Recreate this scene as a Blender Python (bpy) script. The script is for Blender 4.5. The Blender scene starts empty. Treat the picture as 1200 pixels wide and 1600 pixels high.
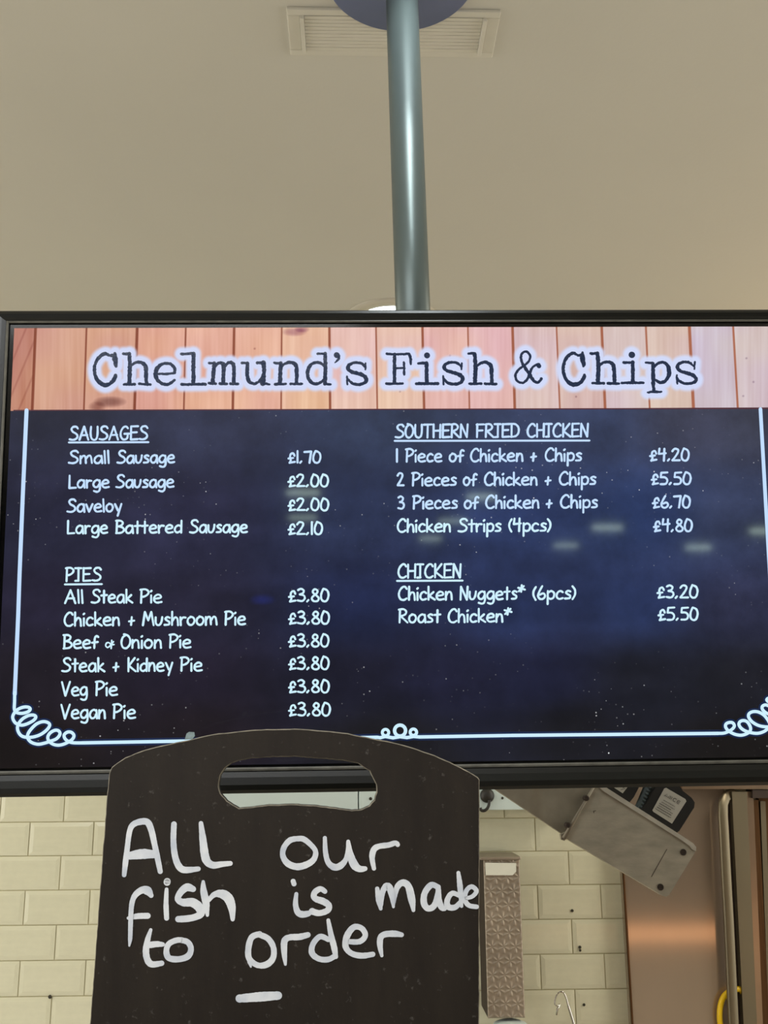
import bpy, bmesh, math, random
import numpy as np
from mathutils import Vector, Matrix

random.seed(7)
rng = np.random.default_rng(7)
S = bpy.context.scene
C = S.collection

# ------------------------------------------------------------------ camera
CAM = Vector((0.0, 0.0, 1.60))
F = 1600.0                                   # focal length in pixels of the 1200 x 1600 frame
PITCH, YAW, ROLL = math.radians(13.8), math.radians(1.7), math.radians(0.4)
fwd = Vector((math.sin(YAW) * math.cos(PITCH), math.cos(YAW) * math.cos(PITCH), math.sin(PITCH)))
r0 = Vector((math.cos(YAW), -math.sin(YAW), 0))
u0 = r0.cross(fwd)
RT = math.cos(ROLL) * r0 - math.sin(ROLL) * u0
UP = math.sin(ROLL) * r0 + math.cos(ROLL) * u0
cam_data = bpy.data.cameras.new('camera')
cam_data.sensor_fit = 'HORIZONTAL'
cam_data.sensor_width = 36.0
cam_data.lens = F / 1200.0 * 36.0
cam_data.clip_start = 0.02
cam_data.clip_end = 100
cam = bpy.data.objects.new('camera', cam_data)
C.objects.link(cam)
cam.matrix_world = Matrix(((RT.x, UP.x, -fwd.x, CAM.x), (RT.y, UP.y, -fwd.y, CAM.y), (RT.z, UP.z, -fwd.z, CAM.z), (0, 0, 0, 1)))
S.camera = cam

# ------------------------------------------------------------------ world, exposure
S.view_settings.view_transform = 'Standard'
S.view_settings.look = 'None'
S.view_settings.gamma = 1.0
S.view_settings.exposure = 0.0
S.view_settings.use_curve_mapping = False
W = bpy.data.worlds.new('room_light')
S.world = W
W.use_nodes = True
W.node_tree.nodes['Background'].inputs[0].default_value = (1.0, 0.965, 0.90, 1)
W.node_tree.nodes['Background'].inputs[1].default_value = 2.5

CEIL_Z = 2.78
WALL_Y = 3.50


def lamp_area(name, loc, size, sy, power, col, rot=(0, 0, 0)):
    d = bpy.data.lights.new(name, 'AREA')
    d.shape = 'RECTANGLE'
    d.size, d.size_y, d.energy, d.color = size, sy, power, col
    o = bpy.data.objects.new(name, d)
    C.objects.link(o)
    o.location = loc
    o.rotation_euler = rot
    return o


lamp_area('ceiling_panel_light', (0.12, 1.0, CEIL_Z - 0.03), 0.09, 0.55, 3.6, (0.88, 0.97, 1.0))
lamp_area('kitchen_fill', (-2.3, 2.0, CEIL_Z - 0.03), 0.6, 1.2, 22, (1.0, 0.96, 0.84))  # added fill for the tiled wall, not a fitting of the room
lamp_area('kitchen_fill', (2.3, 2.0, CEIL_Z - 0.03), 0.6, 1.2, 26, (1.0, 0.94, 0.82))  # added twin of the left fill, on the right
lamp_area('shop_fill', (-1.0, -0.75, CEIL_Z - 0.03), 2.0, 0.5, 100, (0.95, 0.98, 1.0))  # added front fill for the blackboard, placed clear of the screen's reflection
lamp_area('warm_fill_right', (2.3, 2.4, 1.7), 0.5, 0.3, 9, (1.0, 0.66, 0.36), (math.radians(165), 0.3, 0))  # added warm fill tinting the right side of the ceiling


# ------------------------------------------------------------------ helpers
def ray(px, py):
    return fwd * F + RT * (px - 600.0) - UP * (py - 800.0)


def hit(px, py, p0, n):
    d = ray(px, py)
    t = (p0 - CAM).dot(n) / d.dot(n)
    return CAM + d * t


def on_y(px, py, y):
    return hit(px, py, Vector((0, y, 0)), Vector((0, 1, 0)))


def on_z(px, py, z):
    return hit(px, py, Vector((0, 0, z)), Vector((0, 0, 1)))


def lin(c):
    out = []
    for v in c[:3]:
        v = v / 255.0
        out.append(v / 12.92 if v <= 0.04045 else ((v + 0.055) / 1.055) ** 2.4)
    return tuple(out)


MATRIX = {}


def tag(o, label=None, cat=None, group=None, kind=None):
    if label: o['label'] = label
    if cat: o['category'] = cat
    if group: o['group'] = group
    if kind: o['kind'] = kind
    return o


def thing(name, mtx, label, cat, group=None):
    o = bpy.data.objects.new(name, None)
    o.empty_display_size = 0.05
    C.objects.link(o)
    if not isinstance(mtx, Matrix):
        mtx = Matrix.Translation(Vector(mtx))
    o.matrix_world = mtx
    MATRIX[o] = mtx
    return tag(o, label, cat, group)


def obj(name, verts, faces, mats, parent=None, midx=None, smooth=False, mtx=None):
    """verts in world space; stored in the space of the parent (or of mtx)"""
    m = MATRIX.get(parent, mtx or Matrix.Identity(4))
    inv = m.inverted()
    me = bpy.data.meshes.new(name)
    me.from_pydata([tuple(inv @ Vector(v)) for v in verts], [], faces)
    if not isinstance(mats, (list, tuple)): mats = [mats]
    for mm in mats: me.materials.append(mm)
    if midx: me.polygons.foreach_set('material_index', midx)
    if smooth: me.polygons.foreach_set('use_smooth', [True] * len(me.polygons))
    me.update()
    o = bpy.data.objects.new(name, me)
    C.objects.link(o)
    if parent is not None:
        o.parent = parent
        MATRIX[o] = m
    elif mtx is not None:
        o.matrix_world = mtx
        MATRIX[o] = mtx
    return o


class MB:
    def __init__(self): self.v, self.f, self.m = [], [], []

    def add(self, vs, fs, mi=0):
        b = len(self.v)
        self.v += [Vector(v) for v in vs]
        self.f += [tuple(i + b for i in f) for f in fs]
        self.m += [mi] * len(fs)

    def build(self, name, mats, parent=None, smooth=False, mtx=None):
        return obj(name, self.v, self.f, mats, parent, self.m, smooth, mtx)

    def box(self, c, sx, sy, sz, ax=None, bev=0.0, mi=0):
        c = Vector(c)
        X, Y, Z = ax if ax else (Vector((1, 0, 0)), Vector((0, 1, 0)), Vector((0, 0, 1)))
        if bev <= 0:
            vs = [c + X * (i * sx / 2) + Y * (j * sy / 2) + Z * (k * sz / 2) for i in (-1, 1) for j in (-1, 1) for k in (-1, 1)]
            self.add(vs, [(0, 1, 3, 2), (4, 6, 7, 5), (0, 4, 5, 1), (2, 3, 7, 6), (0, 2, 6, 4), (1, 5, 7, 3)], mi)
            return
        bm = bmesh.new()
        bmesh.ops.create_cube(bm, size=1)
        for v in bm.verts: v.co = Vector((v.co.x * sx, v.co.y * sy, v.co.z * sz))
        bmesh.ops.bevel(bm, geom=list(bm.edges), offset=bev, segments=2, profile=0.5, affect='EDGES')
        bm.verts.index_update()
        self.add([c + X * v.co.x + Y * v.co.y + Z * v.co.z for v in bm.verts], [tuple(v.index for v in f.verts) for f in bm.faces], mi)
        bm.free()

    def tube(self, pts, rad, n=12, mi=0, cap=True):
        pts = [Vector(p) for p in pts]
        if not isinstance(rad, (list, tuple)): rad = [rad] * len(pts)
        rings, fs, vs = [], [], []
        ref = None
        for i, p in enumerate(pts):
            t = (pts[min(i + 1, len(pts) - 1)] - pts[max(i - 1, 0)]).normalized()
            if ref is None:
                ref = Vector((0, 0, 1)) if abs(t.z) < 0.9 else Vector((1, 0, 0))
            a = (ref - t * ref.dot(t)).normalized()
            ref = a
            b = t.cross(a)
            rings.append(len(vs))
            for k in range(n):
                th = 2 * math.pi * k / n
                vs.append(p + (a * math.cos(th) + b * math.sin(th)) * rad[i])
        for i in range(len(pts) - 1):
            for k in range(n):
                k2 = (k + 1) % n
                fs.append((rings[i] + k, rings[i] + k2, rings[i + 1] + k2, rings[i + 1] + k))
        if cap:
            fs.append(tuple(range(n))[::-1])
            fs.append(tuple(rings[-1] + k for k in range(n)))
        self.add(vs, fs, mi)

    def lathe(self, origin, axis, prof, n=32, mi=0):
        """prof: (radius, distance along the axis)"""
        axis = Vector(axis).normalized()
        a = axis.orthogonal().normalized()
        b = axis.cross(a)
        vs, fs = [], []
        for (r, h) in prof:
            for k in range(n):
                th = 2 * math.pi * k / n
                vs.append(Vector(origin) + axis * h + (a * math.cos(th) + b * math.sin(th)) * r)
        for i in range(len(prof) - 1):
            for k in range(n):
                k2 = (k + 1) % n
                fs.append((i * n + k, i * n + k2, (i + 1) * n + k2, (i + 1) * n + k))
        self.add(vs, fs, mi)

    def slab(self, outline, n, th, mi=0, mside=None):
        """flat outline (world points) pushed back along -n by th"""
        k = len(outline)
        n = Vector(n)
        vs = [Vector(p) for p in outline] + [Vector(p) - n * th for p in outline]
        mside = mi if mside is None else mside
        self.add(vs, [tuple(range(k)), tuple(range(2 * k - 1, k - 1, -1))], mi)
        b = len(self.v) - 2 * k
        for i in range(k):
            j = (i + 1) % k
            self.f.append((b + i, b + k + i, b + k + j, b + j))
            self.m.append(mside)


def catmull(pts, step=4, closed=False):
    pts = [np.array(p, float) for p in pts]
    if len(pts) < 3: return pts
    n = len(pts)
    out = []
    for i in range(n if closed else n - 1):
        if closed: p0, p1, p2, p3 = pts[(i - 1) % n], pts[i], pts[(i + 1) % n], pts[(i + 2) % n]
        else: p0, p1, p2, p3 = pts[max(i - 1, 0)], pts[i], pts[i + 1], pts[min(i + 2, n - 1)]
        for s in range(step):
            t = s / step
            out.append(0.5 * ((2 * p1) + (-p0 + p2) * t + (2 * p0 - 5 * p1 + 4 * p2 - p3) * t * t + (-p0 + 3 * p1 - 3 * p2 + p3) * t ** 3))
    out.append(pts[0] if closed else pts[-1])
    return out


def ribbon(mb, pts, widths, to3, disc=8, mi=0, joints=True):
    """flat pen stroke: pts in image-like units with y down, to3 turns them into world points"""
    n = len(pts)
    L, R = [], []
    for i in range(n):
        t = pts[min(i + 1, n - 1)] - pts[max(i - 1, 0)]
        l = math.hypot(*t) or 1.0
        nx, ny = -t[1] / l, t[0] / l
        h = widths[i] / 2
        L.append(to3(pts[i][0] + nx * h, pts[i][1] + ny * h))
        R.append(to3(pts[i][0] - nx * h, pts[i][1] - ny * h))
    mb.add(L + R, [(i, n + i, n + i + 1, i + 1) for i in range(n - 1)], mi)
    for i in (range(n) if joints else (0, n - 1)):
        h = widths[i] / 2
        ring = [to3(pts[i][0] + h * math.cos(-2 * math.pi * k / disc), pts[i][1] + h * math.sin(-2 * math.pi * k / disc)) for k in range(disc)]
        mb.add(ring, [tuple(range(disc))], mi)


def resample(pts, widths, step):
    P = np.array(pts, float); Wd = np.array(widths, float)
    seg = np.hypot(*(P[1:] - P[:-1]).T)
    s = np.concatenate([[0], np.cumsum(seg)])
    if s[-1] < 1e-6: return [P[0], P[0] + 0.01], [Wd[0], Wd[0]]
    k = max(2, int(s[-1] / step) + 1)
    q = np.linspace(0, s[-1], k)
    return [np.array([np.interp(v, s, P[:, 0]), np.interp(v, s, P[:, 1])]) for v in q], [float(np.interp(v, s, Wd)) for v in q]


# ------------------------------------------------------------------ materials
def nodes_of(name):
    m = bpy.data.materials.new(name)
    m.use_nodes = True
    nt = m.node_tree
    return m, nt, nt.nodes['Principled BSDF']


def mat(name, col, rough=0.5, metal=0.0, var=0.0, scale=20.0, bump=0.0, bscale=200.0, spec=0.5, stretch=(1, 1, 1), emit=None, estr=0.0, aniso=0.0, coord='Object', col2=None):
    m, nt, b = nodes_of(name)
    N, Lk = nt.nodes, nt.links
    c = lin(col)
    b.inputs['Base Color'].default_value = (*c, 1)
    b.inputs['Roughness'].default_value = rough
    b.inputs['Metallic'].default_value = metal
    b.inputs['Specular IOR Level'].default_value = spec
    if aniso: b.inputs['Anisotropic'].default_value = aniso
    tc = N.new('ShaderNodeTexCoord'); mp = N.new('ShaderNodeMapping')
    mp.inputs['Scale'].default_value = stretch
    Lk.new(tc.outputs[coord], mp.inputs[0])
    if var > 0 or col2:
        nz = N.new('ShaderNodeTexNoise'); nz.inputs['Scale'].default_value = scale; nz.inputs['Detail'].default_value = 6
        Lk.new(mp.outputs[0], nz.inputs['Vector'])
        rp = N.new('ShaderNodeValToRGB')
        rp.color_ramp.elements[0].position = 0.3; rp.color_ramp.elements[1].position = 0.7
        ca = tuple(max(0, v * (1 - var)) for v in c)
        cb = lin(col2) if col2 else tuple(min(1, v * (1 + var)) for v in c)
        rp.color_ramp.elements[0].color = (*ca, 1); rp.color_ramp.elements[1].color = (*cb, 1)
        Lk.new(nz.outputs['Fac'], rp.inputs[0]); Lk.new(rp.outputs[0], b.inputs['Base Color'])
    if bump > 0:
        n2 = N.new('ShaderNodeTexNoise'); n2.inputs['Scale'].default_value = bscale; n2.inputs['Detail'].default_value = 4
        Lk.new(mp.outputs[0], n2.inputs['Vector'])
        bp = N.new('ShaderNodeBump'); bp.inputs['Strength'].default_value = bump; bp.inputs['Distance'].default_value = 0.002
        Lk.new(n2.outputs['Fac'], bp.inputs['Height']); Lk.new(bp.outputs[0], b.inputs['Normal'])
    if emit is not None:
        b.inputs['Emission Color'].default_value = (*lin(emit), 1)
        b.inputs['Emission Strength'].default_value = estr
    return m


def screen_mat(name, grain=0.0, specks=False):
    """lit LCD pixels: the picture is the colour attribute, given off as light, under a satin panel"""
    m, nt, b = nodes_of(name)
    N, Lk = nt.nodes, nt.links
    at = N.new('ShaderNodeAttribute'); at.attribute_name = 'picture'
    b.inputs['Base Color'].default_value = (0.006, 0.006, 0.007, 1)
    b.inputs['Roughness'].default_value = 0.05
    b.inputs['Specular IOR Level'].default_value = 0.45
    src = at.outputs['Color']
    tc = N.new('ShaderNodeTexCoord')
    if grain > 0:
        nz = N.new('ShaderNodeTexNoise'); nz.inputs['Scale'].default_value = 14; nz.inputs['Detail'].default_value = 9; nz.inputs['Roughness'].default_value = 0.68
        Lk.new(tc.outputs['Object'], nz.inputs['Vector'])
        mr = N.new('ShaderNodeMapRange'); mr.inputs['From Min'].default_value = 0.25; mr.inputs['From Max'].default_value = 0.75
        mr.inputs['To Min'].default_value = 1 - grain; mr.inputs['To Max'].default_value = 1 + grain
        Lk.new(nz.outputs['Fac'], mr.inputs['Value'])
        vm = N.new('ShaderNodeVectorMath'); vm.operation = 'SCALE'
        Lk.new(src, vm.inputs[0]); Lk.new(mr.outputs[0], vm.inputs['Scale'])
        src = vm.outputs[0]
    if specks:
        vo = N.new('ShaderNodeTexVoronoi'); vo.inputs['Scale'].default_value = 150
        Lk.new(tc.outputs['Object'], vo.inputs['Vector'])
        lt = N.new('ShaderNodeMath'); lt.operation = 'LESS_THAN'; lt.inputs[1].default_value = 0.13
        Lk.new(vo.outputs['Distance'], lt.inputs[0])
        nz = N.new('ShaderNodeTexNoise'); nz.inputs['Scale'].default_value = 7; nz.inputs['Detail'].default_value = 3
        Lk.new(tc.outputs['Object'], nz.inputs['Vector'])
        gt = N.new('ShaderNodeMath'); gt.operation = 'SUBTRACT'; gt.inputs[1].default_value = 0.47; gt.use_clamp = True
        Lk.new(nz.outputs['Fac'], gt.inputs[0])
        sp = N.new('ShaderNodeSeparateColor'); Lk.new(vo.outputs['Color'], sp.inputs[0])
        pw = N.new('ShaderNodeMath'); pw.operation = 'POWER'; pw.inputs[1].default_value = 5
        Lk.new(sp.outputs[0], pw.inputs[0])
        m1 = N.new('ShaderNodeMath'); m1.operation = 'MULTIPLY'; Lk.new(lt.outputs[0], m1.inputs[0]); Lk.new(gt.outputs[0], m1.inputs[1])
        m2 = N.new('ShaderNodeMath'); m2.operation = 'MULTIPLY'; Lk.new(m1.outputs[0], m2.inputs[0]); Lk.new(pw.outputs[0], m2.inputs[1])
        m3 = N.new('ShaderNodeMath'); m3.operation = 'MULTIPLY'; m3.inputs[1].default_value = 3.6; Lk.new(m2.outputs[0], m3.inputs[0])
        cx = N.new('ShaderNodeCombineXYZ')
        for i in range(3): Lk.new(m3.outputs[0], cx.inputs[i])
        ad = N.new('ShaderNodeVectorMath'); ad.operation = 'ADD'
        Lk.new(src, ad.inputs[0]); Lk.new(cx.outputs[0], ad.inputs[1])
        src = ad.outputs[0]
    Lk.new(src, b.inputs['Emission Color'])
    b.inputs['Emission Strength'].default_value = 1.0
    return m


def glow_mat(name, rgb, strength=1.0):
    m, nt, b = nodes_of(name)
    b.inputs['Base Color'].default_value = (0.006, 0.006, 0.007, 1)
    b.inputs['Roughness'].default_value = 0.15
    b.inputs['Emission Color'].default_value = (*lin(rgb), 1)
    b.inputs['Emission Strength'].default_value = strength
    return m


M = {}
M['ceiling'] = mat('ceiling_paint', (216, 213, 203), 0.85, var=0.025, scale=1.6, bump=0.15, bscale=90, spec=0.2)
M['floor'] = mat('floor_tile', (172, 166, 154), 0.5, var=0.1, scale=3)
M['grout'] = mat('grout', (186, 178, 142), 0.9, var=0.08, scale=60)
M['tile'] = mat('cream_glazed_tile', (214, 211, 184), 0.14, var=0.03, scale=6, spec=0.5, coord='Generated')
M['white_cab'] = mat('white_laminate', (200, 214, 210), 0.35, var=0.02, scale=4)
M['bezel'] = mat('gloss_black_plastic', (15, 15, 11), 0.34, var=0.15, scale=160, bump=0.03, bscale=500)
M['bezel_lip'] = mat('pale_plastic_lip', (88, 86, 78), 0.35, var=0.3, scale=60)  # lip line paler than the rest of the frame
M['panel_black'] = mat('black_panel_border', (8, 8, 8), 0.10, spec=0.45)
M['back'] = mat('matt_black_plastic', (16, 16, 16), 0.6, var=0.1, scale=80)
M['pole'] = mat('grey_painted_steel', (92, 102, 100), 0.38, metal=0.5, var=0.03, scale=30, bump=0.02, bscale=300)
M['flange'] = mat('blue_grey_painted_steel', (104, 114, 150), 0.45, metal=0.2, var=0.03, scale=30)
M['vent'] = mat('vent_off_white', (220, 216, 204), 0.5, var=0.03, scale=20)
M['trim'] = mat('downlight_trim', (212, 206, 190), 0.4, var=0.02, scale=20)
M['lamp_lens'] = mat('lamp_lens', (255, 255, 250), 0.4, emit=(240, 255, 255), estr=9.0)
M['panel_lens'] = mat('panel_lens', (255, 255, 250), 0.4, emit=(226, 255, 236), estr=10.0)
M['steel'] = mat('brushed_stainless', (170, 151, 132), 0.12, metal=0.6, var=0.05, scale=5, bump=0.10, bscale=2.0, stretch=(1, 1, .6))
M['satin'] = mat('satin_steel', (122, 113, 92), 0.38, metal=0.7, var=0.06, scale=8, stretch=(1, 1, .3))
M['steel_edge'] = mat('stainless_edge', (172, 148, 124), 0.28, metal=1.0, var=0.05, scale=10)
M['dark_gap'] = mat('dark_gap_brown', (46, 32, 22), 0.7, var=0.1, scale=30)  # dark brown for the shaded door gap and other dark parts
M['copper'] = mat('browned_steel', (92, 66, 42), 0.35, metal=0.9, var=0.25, scale=6, stretch=(30, 1, 1))
M['emboss'] = mat('embossed_stainless', (164, 152, 136), 0.45, metal=0.7, var=0.12, scale=14)
M['galv'] = mat('galvanised_steel', (184, 176, 156), 0.55, metal=0.15, var=0.2, scale=22, bump=0.12, bscale=120, stretch=(1, 1, 2.5))
M['galv2'] = mat('dull_galvanised_steel', (160, 151, 132), 0.6, metal=0.15, var=0.14, scale=30, bump=0.12, bscale=120)
M['galv_edge'] = mat('galvanised_edge', (206, 200, 184), 0.45, metal=0.2, var=0.1, scale=60)
M['rust'] = mat('dark_screw', (58, 46, 36), 0.6, var=0.3, scale=300)
M['black'] = mat('black_plastic', (24, 22, 19), 0.7, var=0.1, scale=60)
M['label'] = mat('silver_label', (196, 192, 180), 0.5, var=0.04, scale=40)
M['ink'] = mat('label_ink', (70, 68, 62), 0.6, var=0.1, scale=80)
M['cable'] = mat('grey_cable_sheath', (88, 100, 104), 0.6, var=0.1, scale=60)
M['white_tag'] = mat('white_sticker', (222, 222, 208), 0.4, var=0.03, scale=40)
M['yellow'] = mat('yellow_hose', (240, 200, 12), 0.35, var=0.04, scale=20)
M['chrome'] = mat('chrome', (210, 208, 200), 0.12, metal=1.0, var=0.03, scale=20)
M['hookb'] = mat('dark_hook_plastic', (34, 32, 26), 0.45, var=0.1, scale=60)
M['screwhole'] = mat('dark_drill_hole', (50, 46, 34), 0.8, var=0.2, scale=200)
M['counter'] = mat('counter_laminate', (120, 84, 60), 0.5, var=0.15, scale=8)
M['heat'] = mat('heat_lamp_tube', (255, 200, 150), 0.4, emit=(255, 200, 158), estr=2.6)
M['tape'] = mat('clear_tape', (120, 134, 134), 0.25, var=0.2, scale=200)
M['wear'] = mat('worn_chalky_edge', (112, 105, 90), 0.8, var=0.45, scale=120)


def slate_material():
    m, nt, b = nodes_of('painted_blackboard')
    N, Lk = nt.nodes, nt.links
    tc = N.new('ShaderNodeTexCoord')
    n1 = N.new('ShaderNodeTexNoise'); n1.inputs['Scale'].default_value = 9; n1.inputs['Detail'].default_value = 8; n1.inputs['Roughness'].default_value = 0.7
    mp = N.new('ShaderNodeMapping'); mp.inputs['Scale'].default_value = (2.4, 1, 0.45)
    Lk.new(tc.outputs['Object'], mp.inputs[0]); Lk.new(mp.outputs[0], n1.inputs['Vector'])
    r1 = N.new('ShaderNodeValToRGB')
    r1.color_ramp.elements[0].position = 0.35; r1.color_ramp.elements[1].position = 0.72
    r1.color_ramp.elements[0].color = (*lin((25, 18, 11)), 1); r1.color_ramp.elements[1].color = (*lin((36, 29, 21)), 1)
    Lk.new(n1.outputs['Fac'], r1.inputs[0])
    n2 = N.new('ShaderNodeTexNoise'); n2.inputs['Scale'].default_value = 150; n2.inputs['Detail'].default_value = 5; n2.inputs['Roughness'].default_value = 0.6
    Lk.new(tc.outputs['Object'], n2.inputs['Vector'])
    r2 = N.new('ShaderNodeValToRGB')
    r2.color_ramp.elements[0].position = 0.64; r2.color_ramp.elements[1].position = 0.80
    r2.color_ramp.elements[0].color = (0, 0, 0, 1); r2.color_ramp.elements[1].color = (1, 1, 1, 1)
    Lk.new(n2.outputs['Fac'], r2.inputs[0])
    mx = N.new('ShaderNodeMix'); mx.data_type = 'RGBA'
    Lk.new(r2.outputs[0], mx.inputs[0]); Lk.new(r1.outputs[0], mx.inputs[6])
    mx.inputs[7].default_value = (*lin((84, 80, 74)), 1)
    Lk.new(mx.outputs[2], b.inputs['Base Color'])
    b.inputs['Roughness'].default_value = 0.6
    b.inputs['Specular IOR Level'].default_value = 0.25
    bp = N.new('ShaderNodeBump'); bp.inputs['Strength'].default_value = 0.2; bp.inputs['Distance'].default_value = 0.001
    Lk.new(n2.outputs['Fac'], bp.inputs['Height']); Lk.new(bp.outputs[0], b.inputs['Normal'])
    return m


def chalk_material():
    m, nt, b = nodes_of('white_chalk_paint')
    N, Lk = nt.nodes, nt.links
    tc = N.new('ShaderNodeTexCoord')
    n1 = N.new('ShaderNodeTexNoise'); n1.inputs['Scale'].default_value = 55; n1.inputs['Detail'].default_value = 5
    Lk.new(tc.outputs['Object'], n1.inputs['Vector'])
    r1 = N.new('ShaderNodeValToRGB')
    r1.color_ramp.elements[0].position = 0.3; r1.color_ramp.elements[1].position = 0.6
    r1.color_ramp.elements[0].color = (*lin((176, 181, 190)), 1); r1.color_ramp.elements[1].color = (*lin((206, 207, 208)), 1)
    Lk.new(n1.outputs['Fac'], r1.inputs[0]); Lk.new(r1.outputs[0], b.inputs['Base Color'])
    b.inputs['Roughness'].default_value = 0.7
    return m


M['slate'] = slate_material()
M['chalk'] = chalk_material()
M['pic_head'] = screen_mat('screen_picture_planks')
M['pic_board'] = screen_mat('screen_picture_blackboard', grain=0.42, specks=True)
M['title'] = glow_mat('screen_title_ink', (33, 45, 70))
M['menu_blue'] = glow_mat('screen_menu_white_top', (194, 222, 255))
M['menu_white'] = glow_mat('screen_menu_white', (205, 238, 255))
M['fringe'] = glow_mat('screen_blue_fringe', (24, 40, 74))

# ------------------------------------------------------------------ room shell
def quad(name, pts, m, parent=None):
    return obj(name, pts, [(0, 1, 2, 3)], m, parent)


X0, X1, Y0, Y1 = -5.2, 5.2, -12.5, WALL_Y
mb = MB(); mb.box(((X0 + X1) / 2, (Y0 + Y1) / 2, CEIL_Z + 0.05), X1 - X0, Y1 - Y0, 0.1)
tag(mb.build('ceiling', M['ceiling']), kind='structure')
mb = MB(); mb.box(((X0 + X1) / 2, (Y0 + Y1) / 2, -0.05), X1 - X0, Y1 - Y0, 0.1)
tag(mb.build('floor', M['floor']), kind='structure')
mb = MB(); mb.box(((X0 + X1) / 2, WALL_Y + 0.06, CEIL_Z / 2), X1 - X0, 0.12, CEIL_Z)
for nm, xx in (('wall_left', X0), ('wall_right', X1)):
    sw = MB(); sw.box((xx, (Y0 - 3.0) / 2, CEIL_Z / 2), 0.12, -3.0 - Y0, CEIL_Z)
    tag(sw.build(nm, mat('side_wall_paint', (104, 90, 74), 0.8, var=0.1, scale=4)), kind='structure')
wall_b = MB(); wall_b.box((0, Y0 - 0.06, CEIL_Z / 2), X1 - X0, 0.12, CEIL_Z)
tag(wall_b.build('wall_front', mat('shop_wall_paint', (92, 78, 62), 0.8, var=0.1, scale=4)), kind='structure')
wall = tag(mb.build('wall_back', M['grout']), kind='structure')

# tiles: measured joint grid of the photograph turned into metres on the wall plane
a = on_y(145, 1310, WALL_Y - 0.008); b_ = on_y(837, 1310, WALL_Y - 0.008)
TW = (b_.x - a.x) / 7.0
ya = on_y(837, 1278, WALL_Y - 0.008).z; yb = on_y(844, 1547, WALL_Y - 0.008).z
TH = (ya - yb) / 5.0
JX, JZ = b_.x, ya                              # a joint of the row just under y = 1278
JG = 0.0032


def tile_mesh():
    w, h, d, bv = TW - JG, TH - JG, 0.0048, 0.013
    r = [(-w / 2, -h / 2), (w / 2, -h / 2), (w / 2, h / 2), (-w / 2, h / 2)]
    vs = [(x, 0, z) for x, z in r] + [(x, -d * 0.58, z) for x, z in r]
    vs += [(x - math.copysign(bv, x), -d, z - math.copysign(bv, z)) for x, z in r]
    fs = []
    for s in (0, 4):
        for i in range(4):
            j = (i + 1) % 4
            fs.append((s + i, s + j, s + 4 + j, s + 4 + i))
    fs.append((8, 9, 10, 11))
    me = bpy.data.meshes.new('tile'); me.from_pydata(vs, [], fs); me.materials.append(M['tile']); me.update()
    return me


tm = tile_mesh()
for r in range(-3, 10):
    zc = JZ - (r + 0.5) * TH
    for c in range(-10, 4):
        xc = JX + (c + 0.5) * TW + (0.0 if r % 2 == 0 else TW * 0.515)
        o = bpy.data.objects.new('tile', tm)
        o.location = (xc, WALL_Y + random.uniform(-0.0004, 0.0004), zc)
        o.rotation_euler = (random.uniform(-.0015, .0015), 0, random.uniform(-.0015, .0015))
        C.objects.link(o); o.parent = wall
# drill holes left in the tiles
for k, (px, py, r_) in enumerate([(894, 1423, 2.2), (906, 1480, 2.2), (906.5, 1485, 1.8), (912.5, 1570, 2.0), (78, 1557.5, 2.6)]):
    mb = MB(); p = on_y(px, py, WALL_Y - 0.0085); mb.lathe(p, (0, -1, 0), [(0.0001, 0.0012), (r_ * 0.0021, 0.0010), (r_ * 0.0023, 0.0)], 10)
    mb.build('drill_hole', M['screwhole'], wall)

# ------------------------------------------------------------------ television
TVC = Vector((0, 0, 0))
tilt, troll = math.radians(5.0), math.radians(0.45)
vx = Vector((1, 0, 0)); vn0 = Vector((0, -math.cos(tilt), -math.sin(tilt))); vz0 = Vector((0, -math.sin(tilt), math.cos(tilt)))
TX = (vx * math.cos(troll) + vz0 * math.sin(troll)).normalized()
TZ = (vz0 * math.cos(troll) - vx * math.sin(troll)).normalized()
TN = vn0
P0 = CAM + ray(600, 850) / F * 1.262          # screen plane goes through this point


def tv(px, py, off=0.0):
    return hit(px, py, P0, TN) + TN * off


org = tv(14, 505)


def uv(px, py):
    d = tv(px, py) - org
    return d.dot(TX), d.dot(TZ)


def P(u, v, off=0.0):
    return org + TX * u + TZ * v + TN * off


SC = (uv(1100, 700)[0] - uv(100, 700)[0]) / 1000.0
# lip rectangle (inner edge of the frame) and picture rectangle
uL = 0.0
vT = 0.0
vB = uv(600, 1197)[1]
uPL, vPT = uv(22.5, 513)
PW = 0.953
uPR = uPL + PW * (uv(1150, 560)[0] - uv(50, 560)[0]) / (1100 * 0.000786 * 1.0) if False else uPL + (uv(1207, 513)[0] - uv(22.5, 513)[0])
uR = uPR + (uPL - uL)
vPB = vB + 0.004
print('TV size', uPR - uPL, vPT - vPB, 'px scale', SC)

mtv = Matrix((TX.to_4d(), (-TN).to_4d(), TZ.to_4d(), (0, 0, 0, 1))).transposed()
base = P((uL + uR) / 2, vB - 0.03)
for i in range(3): mtv[i][3] = base[i]; mtv[3][i] = 0
mtv[3][3] = 1
telly = thing('wall_screen', mtv, 'large black framed television showing the lit menu under the ceiling pole', 'television')


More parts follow.
